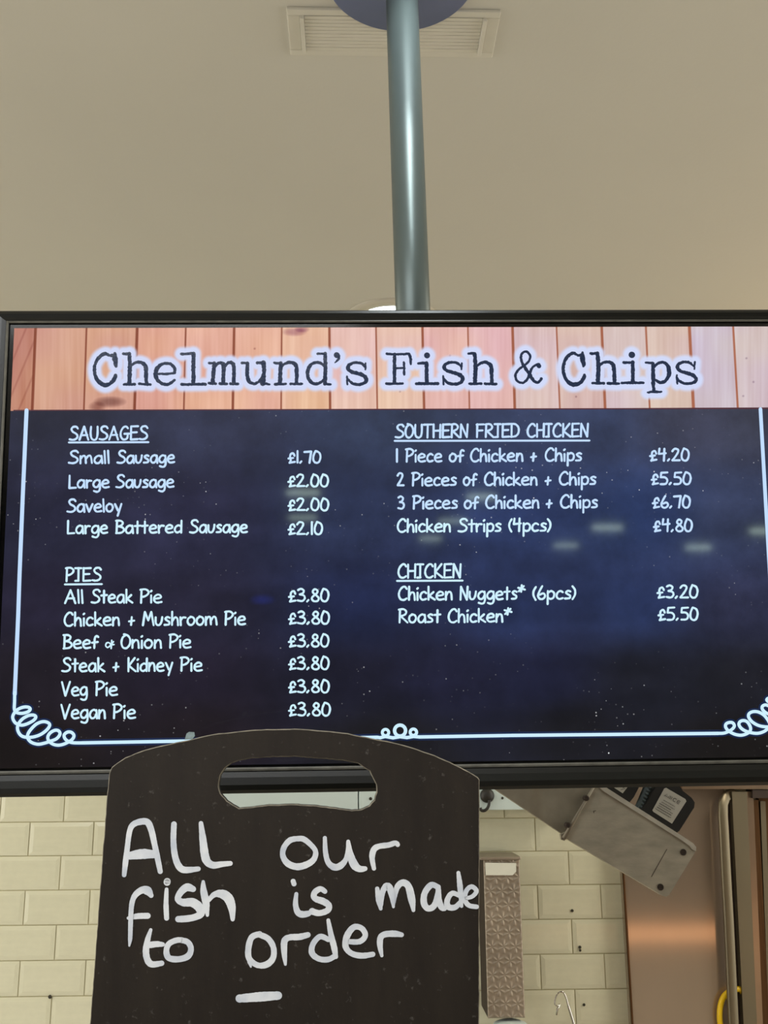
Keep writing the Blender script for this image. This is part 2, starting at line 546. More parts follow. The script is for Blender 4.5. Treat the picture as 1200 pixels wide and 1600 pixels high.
def sweep(prof, u0_, u1_, v0_, v1_, mats, name, parent, mi):
    """frame: prof = list of (outward offset, height toward the viewer); bottom gets its own scale"""
    vs, fs, ms = [], [], []
    for (o_, h) in prof:
        ob = o_ * BOT if o_ > 0 else o_
        os_ = o_ * 1.35 if o_ > 0 else o_
        vs += [P(u0_ - os_, v0_ - ob, h), P(u1_ + os_, v0_ - ob, h), P(u1_ + os_, v1_ + o_, h), P(u0_ - os_, v1_ + o_, h)]
    for k in range(len(prof) - 1):
        for i in range(4):
            j = (i + 1) % 4
            fs.append((4 * k + i, 4 * k + j, 4 * k + 4 + j, 4 * k + 4 + i)); ms.append(mi[k])
    return obj(name, vs, fs, mats, parent, ms)


TOPW = uv(600, 484)[1]
BOTW = vB - uv(600, 1236.5)[1]
BOT = BOTW / TOPW
fw = TOPW
prof = [(-0.0012, 0.0005), (-0.001, 0.0032), (0.0004, 0.0042), (0.0016, 0.0036), (0.0024, 0.0020), (0.006, 0.0034), (fw - 0.006, 0.0046), (fw - 0.0025, 0.0030), (fw, -0.0015), (fw, -0.030), (fw - 0.012, -0.044)]
mi = [0, 1, 1, 0, 0, 0, 0, 0, 0, 0]
sweep(prof, uL, uR, vB, vT, [M['bezel'], M['bezel_lip']], 'frame', telly, mi)
# picture panel
mb = MB(); mb.add([P(uL - .002, vB - .002, 0.0), P(uR + .002, vB - .002, 0.0), P(uR + .002, vT + .002, 0.0), P(uL - .002, vT + .002, 0.0)], [(0, 1, 2, 3)])
mb.build('panel_border', M['panel_black'], telly)
# back casing
mb = MB()
cu, cv = (uL + uR) / 2, (vT + vB) / 2
ax = (TX, -TN, TZ)
mb.box(P(cu, cv, -0.042), uR - uL + 2 * fw - .024, 0.006, vT - vB + fw + BOTW - .024, ax)
mb.box(P(cu, cv - 0.03, -0.058), (uR - uL) * .72, 0.030, (vT - vB) * .62, ax, bev=0.008)
for k in range(14): mb.box(P(cu, cv + .07 - k * 0.012, -0.0735), (uR - uL) * .4, 0.002, 0.004, ax)
mb.build('back_cover', M['back'], telly)

# ---- the picture: header planks with the soft halo of the title (a print on the screen)
T1 = lambda x, y: (130 + x / 5, 530 + y / 5)
T2 = lambda x, y: (350 + x / 5, 530 + y / 5)
T3 = lambda x, y: (590 + x / 4.2857, 530 + y / 4.2857)
T4 = lambda x, y: (860 + x / 4.8, 530 + y / 4.8)
TITLE = []


def tl(T, s, pts, w, smooth=True):
    w = w if isinstance(w, (list, tuple)) else [w] * len(pts)
    q = [(*T(*p), ww / s * (1.16 if ww < 40 else 1.0)) for p, ww in zip(pts, w)]
    if smooth and len(q) > 2: q = [tuple(v) for v in catmull(q, 5)]
    TITLE.append(q)


a5 = 5.0
tl(T1, a5, [(232, 128), (205, 130), (175, 115), (125, 145), (95, 200), (90, 250), (103, 305), (138, 347), (175, 362), (215, 347), (243, 315), (256, 285)], [26, 18, 24, 24, 22, 24, 24, 28, 30, 24, 30, 22])
tl(T1, a5, [(250, 112), (250, 150), (255, 190), (257, 215)], [20, 36, 32, 20])
tl(T1, a5, [(316, 116), (362, 116)], 20); tl(T1, a5, [(362, 115), (366, 200), (362, 352)], [26, 28, 28]); tl(T1, a5, [(318, 355), (402, 355)], 19)
tl(T1, a5, [(366, 215), (400, 190), (440, 182), (475, 195), (492, 225), (492, 290), (496, 350)], [18, 20, 22, 26, 28, 26, 26]); tl(T1, a5, [(440, 350), (525, 357)], 18)
tl(T1, a5, [(578, 272), (640, 275), (715, 267)], [14, 18, 16], False)
tl(T1, a5, [(716, 266), (714, 230), (690, 200), (645, 190), (600, 207), (573, 245), (568, 285), (585, 325), (620, 350), (655, 356), (690, 342), (714, 323)], [22, 24, 22, 20, 24, 28, 28, 24, 22, 22, 20, 18])
tl(T1, a5, [(768, 118), (862, 114)], 19); tl(T1, a5, [(862, 115), (862, 350)], 27); tl(T1, a5, [(770, 356), (955, 354)], 20)
tl(T1, a5, [(985, 187), (1022, 192)], 17); tl(T1, a5, [(1026, 190), (1012, 345)], 27); tl(T1, a5, [(984, 345), (1036, 350)], 20)
tl(T1, a5, [(1026, 222), (1055, 190), (1083, 188), (1098, 215), (1095, 345)], [16, 20, 24, 27, 26]); tl(T1, a5, [(1070, 350), (1122, 352)], 19)
tl(T1, a5, [(1100, 225), (1125, 193), (1152, 184), (1172, 197), (1177, 222), (1178, 345)], [16, 20, 24, 26, 27, 26]); tl(T1, a5, [(1150, 350), (1208, 352)], 19)
tl(T2, a5, [(142, 187), (182, 190)], 17); tl(T2, a5, [(184, 190), (182, 250), (186, 305), (202, 338), (235, 350), (270, 335), (305, 290)], [26, 26, 26, 24, 20, 18, 16])
tl(T2, a5, [(260, 188), (308, 184)], 20); tl(T2, a5, [(308, 188), (314, 240), (304, 345)], [34, 26, 36]); tl(T2, a5, [(306, 346), (355, 355)], 17)
tl(T2, a5, [(393, 187), (440, 192)], 17); tl(T2, a5, [(444, 190), (438, 345)], 27); tl(T2, a5, [(400, 353), (484, 352)], 19)
tl(T2, a5, [(446, 222), (480, 192), (522, 183), (552, 194), (567, 225), (567, 345)], [15, 20, 22, 26, 27, 25]); tl(T2, a5, [(520, 352), (612, 352)], 18)
tl(T2, a5, [(730, 116), (785, 117)], 17); tl(T2, a5, [(790, 115), (793, 230), (788, 350)], [24, 27, 26]); tl(T2, a5, [(790, 350), (835, 355)], 16)
tl(T2, a5, [(786, 215), (760, 192), (725, 183), (685, 197), (658, 238), (654, 285), (670, 325), (705, 350), (750, 343), (786, 312)], [16, 20, 22, 22, 24, 24, 24, 22, 20, 16])
tl(T2, a5, [(880, 126), (882, 128)], 46); tl(T2, a5, [(897, 132), (894, 160), (868, 184)], [20, 18, 9])
tl(T2, a5, [(1106, 188), (1104, 238)], 13)
tl(T2, a5, [(1100, 218), (1075, 192), (1037, 185), (990, 195), (968, 222), (985, 250), (1030, 266), (1080, 280), (1110, 308), (1108, 335), (1078, 352), (1040, 357), (1000, 345), (968, 315)], [14, 20, 18, 22, 26, 24, 26, 26, 26, 24, 22, 22, 18, 16])
tl(T2, a5, [(962, 292), (964, 356)], 14)
s3 = 4.2857
tl(T3, s3, [(62, 100), (130, 103), (212, 100)], [15, 14, 16]); tl(T3, s3, [(210, 100), (220, 130), (223, 168)], [18, 17, 13])
tl(T3, s3, [(113, 105), (113, 298)], 20); tl(T3, s3, [(116, 195), (180, 196)], 13); tl(T3, s3, [(176, 156), (178, 238)], [13, 15]); tl(T3, s3, [(57, 300), (168, 299)], 15)
tl(T3, s3, [(330, 110), (331, 111)], 40); tl(T3, s3, [(270, 163), (322, 161)], 16); tl(T3, s3, [(328, 162), (328, 296)], 23); tl(T3, s3, [(258, 299), (402, 300)], 18)
tl(T3, s3, [(562, 163), (561, 203)], 12)
tl(T3, s3, [(558, 185), (535, 163), (498, 157), (460, 166), (445, 190), (462, 212), (500, 224), (542, 237), (568, 258), (565, 282), (540, 299), (503, 303), (465, 290), (443, 265)], [12, 16, 16, 19, 22, 20, 22, 24, 24, 22, 18, 18, 16, 13])
tl(T3, s3, [(438, 248), (441, 303)], 12)
tl(T3, s3, [(608, 97), (648, 98)], 16); tl(T3, s3, [(650, 98), (655, 200), (650, 298)], [22, 24, 24]); tl(T3, s3, [(615, 300), (692, 300)], 16)
tl(T3, s3, [(656, 190), (682, 166), (715, 156), (745, 166), (760, 192), (764, 296)], [14, 17, 19, 22, 23, 22]); tl(T3, s3, [(718, 300), (795, 302)], 16)
tl(T3, s3, [(1078, 172), (1050, 180), (1030, 200), (1018, 232), (1000, 272), (970, 294), (935, 282), (922, 245), (940, 208), (980, 178), (1015, 145), (1018, 108), (990, 84), (962, 104), (962, 145), (985, 190), (1018, 238), (1042, 278), (1072, 293), (1095, 268)], [20, 15, 15, 16, 15, 14, 15, 17, 15, 14, 14, 15, 14, 14, 16, 18, 20, 18, 15, 18])
tl(T3, s3, [(1078, 180), (1080, 182)], 26)
s4 = 4.8
tl(T4, s4, [(225, 124), (200, 122), (168, 106), (125, 135), (98, 190), (95, 235), (108, 290), (143, 333), (183, 342), (222, 327), (247, 295), (255, 270)], [24, 16, 22, 22, 22, 23, 23, 26, 28, 24, 28, 20])
tl(T4, s4, [(240, 103), (238, 145), (247, 185), (246, 203)], [18, 34, 28, 16])
tl(T4, s4, [(300, 110), (347, 108)], 18); tl(T4, s4, [(350, 108), (358, 200), (354, 328)], [24, 27, 27]); tl(T4, s4, [(315, 332), (400, 332)], 18)
tl(T4, s4, [(360, 205), (390, 180), (430, 172), (462, 185), (474, 215), (480, 328)], [15, 18, 20, 25, 26, 25]); tl(T4, s4, [(428, 334), (512, 336)], 18)
tl(T4, s4, [(608, 119), (610, 120)], 48); tl(T4, s4, [(548, 178), (612, 176)], 18); tl(T4, s4, [(615, 177), (617, 322)], 25); tl(T4, s4, [(535, 329), (697, 329)], 18)
tl(T4, s4, [(713, 179), (765, 180)], 16); tl(T4, s4, [(768, 182), (768, 300), (775, 392)], [22, 26, 20]); tl(T4, s4, [(725, 402), (775, 396), (830, 397)], [12, 18, 14])
tl(T4, s4, [(774, 215), (805, 182), (845, 175), (874, 195), (888, 235), (882, 285), (855, 318), (820, 328), (784, 308)], [14, 18, 20, 24, 26, 25, 22, 20, 15])
tl(T4, s4, [(1080, 174), (1077, 226)], 13)
tl(T4, s4, [(1073, 205), (1045, 180), (1008, 172), (965, 185), (950, 212), (968, 238), (1015, 254), (1060, 270), (1088, 295), (1085, 318), (1050, 334), (1005, 335), (968, 318), (948, 290)], [13, 18, 18, 22, 25, 22, 24, 25, 25, 23, 20, 20, 17, 14])
tl(T4, s4, [(945, 272), (949, 335)], 13)

GAPS = [(55.8, 50.6, 4.2), (135.4, 131.3, 2.4), (214.5, 210.3, 4.2), (290.4, 287.3, 2.4), (365.9, 363.8, 3.8), (440.3, 439.3, 2.2), (514.7, 515.8, 3.6), (587.5, 589.5, 2.2), (660, 662.7, 3.6), (731, 733.5, 2), (800.7, 804.3, 4), (869.4, 874.6, 2.2), (940, 945.4, 4), (1009, 1015, 2.6), (1077, 1083.4, 4.6), (1145.4, 1152.6, 3), (1215, 1223, 3)]
PLANKS = [(188, 128, 108), (208, 156, 136), (212, 160, 136), (222, 166, 146), (226, 172, 152), (228, 176, 154), (228, 182, 156), (228, 188, 178), (228, 190, 172), (226, 180, 172), (226, 182, 178), (216, 188, 188), (214, 184, 174), (212, 190, 188), (214, 188, 178), (202, 186, 198), (206, 186, 188), (206, 186, 188)]


def smoothnoise(x, y, sx, sy, seed):
    g = np.random.default_rng(seed).random((64, 257))
    fx, fy = (x / sx) % 256, (y / sy) % 63
    ix, iy = fx.astype(int), fy.astype(int)
    tx, ty = fx - ix, fy - iy
    tx = tx * tx * (3 - 2 * tx); ty = ty * ty * (3 - 2 * ty)
    ix1, iy1 = (ix + 1) % 257, (iy + 1) % 64
    return (g[iy, ix] * (1 - tx) + g[iy, ix1] * tx) * (1 - ty) + (g[iy1, ix] * (1 - tx) + g[iy1, ix1] * tx) * ty


def header_colour(x, y):
    """x, y arrays in picture pixels; the printed artwork only"""
    t = (y - 513) / 127.0
    col = np.zeros(x.shape + (3,))
    idx = np.zeros(x.shape, int)
    gapmask = np.zeros(x.shape); edge = np.zeros(x.shape)
    for (xt, xb, w) in GAPS:
        gx = xt + (xb - xt) * t
        idx += (x > gx)
        d = np.abs(x - gx)
        gapmask = np.maximum(gapmask, np.clip((w / 2 + 0.6 - d) / 1.0, 0, 1))
        edge = np.maximum(edge, np.clip(1 - (gx - x) / 5.0, 0, 1) * ((gx - x) > 0))
    col = np.array(PLANKS, float)[np.clip(idx, 0, len(PLANKS) - 1)]
    # grain
    for (sx, sy, amp, seed) in ((2.3, 60, 5, 1), (7, 90, 6, 2), (20, 70, 6, 3)):
        n = smoothnoise(x + idx * 37.0, y + idx * 13.0, sx, sy, seed) - 0.5
        col = col * 1.0 + (n * 2 * amp)[..., None] * np.array([0.7, 1.0, 1.1])
    warm = smoothnoise(x, y, 60, 45, 9)[..., None] - 0.5
    col = col + warm * np.array([6, 10, -6])
    col = col + edge[..., None] * 7
    # slanting grain of the first plank, knots
    sl = np.clip(np.sin((x + y * 0.42) * 0.30) * 3 - 2.3, 0, 1) * (idx == 0)
    col = col - sl[..., None] * np.array([26, 30, 26])
    for (kx, ky, rx, ry, dc) in ((172, 628, 26, 9, (88, 82, 72)), (152, 636, 14, 9, (70, 70, 62)), (460, 519, 20, 7, (60, 74, 44)), (472, 515, 12, 5, (60, 70, 36)), (1085, 640, 9, 4, (30, 30, 26))):
        q = ((x - kx) / rx) ** 2 + ((y - ky) / ry) ** 2
        col = col - np.clip(1.1 - q, 0, 1)[..., None] * np.array(dc) * 0.75
    for (kx, ky) in ((632, 560), (625, 612), (611, 600), (1166, 560), (1177, 597), (1161, 619), (703, 556), (398, 545), (900, 620)):
        q = (x - kx) ** 2 + (y - ky) ** 2
        col = col - np.clip(1.4 - q / 3.0, 0, 1)[..., None] * np.array([40, 44, 36])
    gcol = np.array([132, 66, 46]) + np.clip((x - 200) / 900, 0, 1)[..., None] * np.array([36, 34, 28])
    col = col * (1 - gapmask[..., None]) + gcol * gapmask[..., None]
    # halo round the title
    segs = []
    for st in TITLE:
        for p, q in zip(st[:-1], st[1:]): segs.append((p, q))
    halo = np.zeros(x.shape)
    for (p, q) in segs:
        x0_, x1_ = min(p[0], q[0]) - 22, max(p[0], q[0]) + 22
        cols = np.where((x[0] >= x0_) & (x[0] <= x1_))[0]
        if not len(cols): continue
        c0, c1 = cols[0], cols[-1] + 1
        xs, ys = x[:, c0:c1], y[:, c0:c1]
        dx, dy = q[0] - p[0], q[1] - p[1]
        L2 = dx * dx + dy * dy + 1e-6
        tt = np.clip(((xs - p[0]) * dx + (ys - p[1]) * dy) / L2, 0, 1)
        d = np.hypot(xs - p[0] - tt * dx, ys - p[1] - tt * dy) - p[2] / 2
        h = np.clip((12.0 - d) / 7.0, 0, 1); h = h * h * (3 - 2 * h)
        halo[:, c0:c1] = np.maximum(halo[:, c0:c1], h)
    hc = np.array([208, 218, 250.0])
    col = col * (1 - halo[..., None] * 0.97) + hc * halo[..., None] * 0.97
    return np.clip(col, 0, 255)


def nlin(c):
    c = c / 255.0
    return np.where(c <= 0.04045, c / 12.92, ((c + 0.055) / 1.055) ** 2.4)


uS0, vS0 = uPL, uv(600, 639.5)[1]
# plane coordinates -> picture pixels (inverse of uv) by projecting
def to_px(u, v):
    p = np.array(org)[:, None, None] + np.array(TX)[:, None, None] * u + np.array(TZ)[:, None, None] * v - np.array(CAM)[:, None, None]
    f_, r_, u_ = [np.tensordot(np.array(k), p, 1) for k in (fwd, RT, UP)]
    return 600 + F * r_ / f_, 800 - F * u_ / f_


def picture_grid(name, u_a, u_b, v_a, v_b, nu, nv, colour, material, off, parent):
    us = np.linspace(u_a, u_b, nu); vs_ = np.linspace(v_a, v_b, nv)
    U, V = np.meshgrid(us, vs_)
    px, py = to_px(U, V)
    c = nlin(colour(px, py))
    pts = (np.array(org)[None, None] + U[..., None] * np.array(TX) + V[..., None] * np.array(TZ) + off * np.array(TN)).reshape(-1, 3)
    inv = np.array(MATRIX[parent].inverted())
    pts = pts @ inv[:3, :3].T + inv[:3, 3]
    i = np.arange(nu * nv).reshape(nv, nu)
    q = np.stack([i[:-1, :-1], i[:-1, 1:], i[1:, 1:], i[1:, :-1]], -1).reshape(-1, 4)
    me = bpy.data.meshes.new(name)
    me.vertices.add(len(pts)); me.vertices.foreach_set('co', pts.ravel())
    me.loops.add(q.size); me.loops.foreach_set('vertex_index', q.ravel())
    me.polygons.add(len(q)); me.polygons.foreach_set('loop_start', np.arange(0, q.size, 4)); me.polygons.foreach_set('loop_total', np.full(len(q), 4))
    me.update(calc_edges=True)
    at = me.color_attributes.new('picture', 'FLOAT_COLOR', 'POINT')
    rgba = np.ones((nu * nv, 4), np.float32); rgba[:, :3] = c.reshape(-1, 3)
    at.data.foreach_set('color', rgba.ravel())
    me.materials.append(material)
    o = bpy.data.objects.new(name, me); C.objects.link(o); o.parent = parent; MATRIX[o] = MATRIX[parent]
    return o


CP = np.array([(60, 660, 42, 46, 70), (300, 660, 48, 54, 82), (600, 660, 47, 60, 92), (900, 660, 50, 64, 102), (1100, 660, 58, 62, 86), (1190, 660, 56, 60, 80),  # colours include reflected room light and the panel's viewing-angle darkening
      (20, 800, 34, 36, 56), (80, 800, 40, 41, 66), (300, 800, 42, 43, 70), (550, 800, 41, 52, 86), (800, 800, 42, 59, 106), (1000, 800, 42, 62, 112), (1150, 800, 52, 62, 94),
      (60, 950, 36, 33, 54), (300, 950, 38, 37, 60), (550, 950, 29, 39, 76), (800, 950, 36, 50, 92), (1000, 950, 40, 56, 102), (1150, 950, 44, 48, 76),
      (40, 1060, 30, 25, 34), (300, 1060, 34, 29, 47), (550, 1060, 25, 26, 44), (700, 1060, 29, 31, 56), (850, 1060, 29, 33, 62), (1000, 1060, 27, 29, 40), (1150, 1060, 30, 31, 40),
      (30, 1175, 28, 20, 18), (300, 1140, 31, 24, 30), (600, 1170, 26, 25, 27), (900, 1140, 24, 24, 30), (1150, 1175, 26, 22, 20)], float)


def board_colour(x, y):
    num = np.zeros(x.shape + (3,)); den = np.zeros(x.shape)
    for (cx, cy, r, g, b) in CP:
        w = 1.0 / (((x - cx) ** 2 + ((y - cy) * 1.6) ** 2) + 1600.0) ** 1.6
        num += w[..., None] * np.array([r, g, b]); den += w
    c = num / den[..., None]
    n = smoothnoise(x + 0.4 * y, y, 120, 26, 21) - 0.5
    c = c * (1 + 0.20 * n[..., None])
    for (gx, gy, rx, ry, d) in ((410, 937, 22, 9, (0, 6, 46)),):  # mirrored light painted into the picture as a faint blue glow
        q = ((x - gx) / rx) ** 2 + ((y - gy) / ry) ** 2
        c = c + np.clip(1 - q, 0, 1)[..., None] * np.array(d)
    g = c.mean(-1, keepdims=True)
    c = g + (c - g) * np.array([0.85, 0.9, 0.84])
    return np.clip(c - 4, 0, 255)


head = picture_grid('header_picture', uPL, uPR, vS0, vPT, 1190, 128, header_colour, M['pic_head'], 0.0006, telly)
tag(head, 'pale pink timber plank banner across the top of the lit screen')
brd = picture_grid('menu_picture', uPL, uPR, vPB, vS0, 300, 150, board_colour, M['pic_board'], 0.0006, telly)
tag(brd, 'navy blackboard picture on the lit screen')

# dark red line under the banner
mb = MB()
on = lambda off: (lambda x, y: tv(x, y, off))
ribbon(mb, [np.array((22, 641.5)), np.array((600, 639.8)), np.array((1206, 638.2))], [1.8] * 3, on(0.0009), joints=False)
mb.build('banner_edge', glow_mat('screen_banner_edge', (84, 40, 50)), telly)

# title
mb = MB()
for st in TITLE:
    p = [np.array(s[:2]) for s in st]; w = [s[2] for s in st]
    if len(p) == 2 and math.hypot(*(p[1] - p[0])) < 1: q, ww = p, w
    else:
        q, ww = resample(p, w, 2.1)
        ww = [v * (1 + random.uniform(-0.13, 0.16)) for v in ww]
        q = [v + np.array((random.uniform(-.35, .35), random.uniform(-.35, .35))) for v in q]
    ribbon(mb, q, ww, on(0.0012), disc=8 if len(q) > 2 else 16)
mb.build('title_lettering', M['title'], head)

# ---- hand lettered menu
G = {
 'S': (.52, "c.52,.86 .42,1 .22,.98 .12,.82 .2,.62 .4,.48 .5,.3 .42,.1 .22,.01 0,.05"),
 'A': (.58, "l0,0 .3,1 .56,0|l.1,.36 .5,.38"), 'U': (.48, "c.05,1 .02,.5 .08,.12 .25,0 .4,.12 .46,.5 .46,1"),
 'G': (.56, "c.5,.86 .38,1 .2,.92 .05,.6 .05,.25 .2,.02 .42,.08 .48,.3 .47,.44|l.28,.43 .58,.44"),
 'E': (.46, "l.05,1 .03,0 .46,.03|l.05,.98 .48,1|l.05,.52 .4,.54"),
 'P': (.46, "l.07,1 .04,0|c0,.98 .28,1.02 .46,.84 .4,.62 .22,.47 .06,.44"),
 'I': (.36, "l0,1 .38,1|l.2,1 .19,0|l0,0 .2,.02"),
 'O': (.5, "c.3,1 .1,.82 .02,.42 .1,.06 .3,0 .48,.28 .5,.68 .36,.96 .16,1.04"),
 'T': (.5, "l0,.98 .52,1|l.26,1 .24,0"), 'H': (.48, "l.03,1 .03,0|l.47,1 .45,0|l.03,.5 .47,.52"),
 'R': (.5, "l.07,1 .04,0|c0,.98 .28,1.02 .44,.84 .38,.62 .1,.46|l.14,.45 .52,0"),
 'N': (.48, "l.02,0 .05,1 .42,0 .47,1"), 'F': (.44, "l.05,1 .03,0|l.0,.98 .46,1|l.05,.52 .38,.54"),
 'D': (.5, "l.05,1 .04,0|c0,1 .3,.97 .49,.7 .48,.3 .3,.05 0,0"),
 'C': (.5, "c.5,.84 .4,1 .25,.97 .08,.7 .03,.35 .14,.05 .34,0 .5,.12"),
 'K': (.48, "l.05,1 .04,0|l.44,1 .07,.42 .5,0"), 'L': (.44, "l.04,1 .02,0 .44,.03"),
 'B': (.48, "l.07,1 .04,0|c0,1 .28,1 .42,.85 .33,.63 .1,.54|c.1,.54 .36,.48 .49,.27 .34,.05 0,0"),
 'M': (.64, "l0,0 .12,1 .32,.36 .5,1 .64,0"), 'V': (.52, "l0,1 .22,0 .52,1.02"),
 'a': (.46, "c.42,.52 .28,.62 .1,.5 .02,.24 .12,.02 .3,.06 .42,.32|l.42,.6 .46,.0"),
 'm': (.7, "l.03,.6 .03,0|c.04,.34 .16,.58 .3,.54 .34,.02|c.35,.34 .48,.6 .62,.54 .68,.02"),
 'l': (.1, "l.03,1 .07,0"), 'r': (.34, "l.03,.6 .05,0|c.05,.34 .16,.56 .34,.56"),
 'g': (.46, "c.42,.52 .28,.62 .1,.5 .02,.26 .12,.05 .3,.08 .42,.32|c.42,.6 .45,.1 .4,-.22 .25,-.32 .06,-.25"),
 'e': (.45, "c.05,.3 .4,.38 .38,.56 .23,.62 .06,.46 .03,.2 .17,.01 .45,.06"),
 'u': (.44, "c.03,.6 .03,.2 .13,.02 .28,.06 .38,.3 .42,.62"), 'v': (.42, "l.02,.6 .2,.02 .42,.62"),
 's': (.34, "c.33,.56 .2,.62 .07,.5 .17,.36 .31,.24 .27,.06 .02,.03"),
 'o': (.44, "c.24,.62 .06,.5 .02,.22 .14,.02 .32,.06 .43,.32 .36,.56 .18,.64"),
 'y': (.44, "l.03,.6 .22,.1|l.44,.62 .2,-.32"), 't': (.34, "l.18,.92 .17,.0|l0,.56 .36,.6"),
 'd': (.44, "c.4,.5 .24,.58 .06,.42 .03,.15 .18,.01 .4,.15|l.43,.95 .41,.0"),
 'k': (.4, "l.04,1 .04,0|l.34,.58 .08,.28 .42,0"), 'i': (.09, "l.05,.56 .05,0|l.02,.84 .07,.9"),
 'c': (.38, "c.38,.52 .24,.62 .08,.48 .03,.2 .16,.01 .38,.08"),
 'h': (.4, "l.04,1 .03,0|c.04,.3 .18,.58 .34,.5 .38,.0"), 'n': (.4, "l.04,.6 .03,0|c.04,.3 .18,.58 .34,.5 .38,.0"),
 'f': (.36, "c.38,.84 .28,.92 .18,.78 .15,.4 .14,0|l0,.42 .34,.48"),
 'p': (.42, "l.05,.62 .04,-.38|c.05,.48 .25,.62 .41,.45 .37,.12 .2,.02 .05,.12"),
 '1': (.09, "l.05,1 .05,0"),
 '0': (.45, "c.2,1 .38,.86 .45,.5 .36,.08 .18,0 .04,.2 .04,.6 .16,1.02"),
 '2': (.44, "c.02,.8 .15,1 .34,.94 .35,.72 .2,.36 .02,.04|l.02,.03 .45,.04"),
 '3': (.42, "c.04,.9 .2,1 .36,.86 .3,.64 .14,.55|c.14,.55 .36,.47 .42,.24 .28,.02 .02,.07"),
 '4': (.44, "l.07,1 .03,.56 .44,.62|l.36,1 .33,0"),
 '5': (.44, "l.44,1 .08,.97 .05,.6|c.05,.6 .3,.58 .43,.35 .34,.05 .04,.02"),
 '6': (.42, "c.26,1 .1,.6 .02,.25 .14,.02 .32,.05 .42,.26 .32,.45 .12,.34"),
 '7': (.4, "l0,.93 .4,.97 .3,0"),
 '8': (.42, "c.22,.55 .08,.76 .2,.98 .35,.86 .32,.66 .18,.5 .03,.25 .14,.02 .36,.04 .42,.28 .22,.55"),
 '£': (.38, "c.36,.6 .28,.82 .14,.74 .1,.5 .14,.22 .07,.0|l.06,.0 .38,.08|l0,.37 .28,.42"),
 '.': (.16, "l.02,0 .1,.13"), '+': (.34, "l.2,.62 .15,.02|l0,.3 .36,.36"),
 '&': (.5, "c.56,.5 .34,.2 .16,.06 .03,.2 .1,.4 .26,.42 .4,.28 .6,.28|l.44,.6 .4,-.02"),
 '*': (.4, "l.22,1.06 .18,.56|l0,.88 .42,.74|l.04,.6 .36,1.0"),
 '(': (.16, "c.17,.95 .04,.64 .03,.3 .15,-.04"), ')': (.16, "c0,.95 .14,.68 .14,.3 0,-.04"),
}


def word(mb, text, x0, x1, yb, cap, lw, to3, slope=0.0):
    gap = 0.10
    total = sum(G[c][0] for c in text) + gap * (len(text) - 1)
    k = (x1 - x0 - lw) / (total if len(text) > 1 else max(total, .4))
    x = x0 + lw / 2
    if len(text) == 1: k = cap; x = (x0 + x1) / 2 - G[text][0] * k / 2
    for ch in text:
        w, code = G[ch]
        for st in code.split('|'):
            pts = [tuple(float(v) for v in q.split(',')) for q in st[1:].split()]
            if st[0] == 'c': pts = catmull(pts, 3)
            jx, jy = random.uniform(-.15, .15), random.uniform(-.25, .25)
            pp = [np.array((x + p[0] * k + jx, yb - lw * .35 - p[1] * (cap - lw * .7) + jy + slope * (x - x0))) for p in pts]
            ww = [lw * (.74 if ch == '&' else 1.0) * random.uniform(.86, 1.1) for _ in pp]
            if st[0] == 'l':
                for q in range(len(pp) - 1): ribbon(mb, pp[q:q + 2], ww[q:q + 2], to3, disc=7)
            else: ribbon(mb, pp, ww, to3, disc=7)
        x += (w + gap) * k


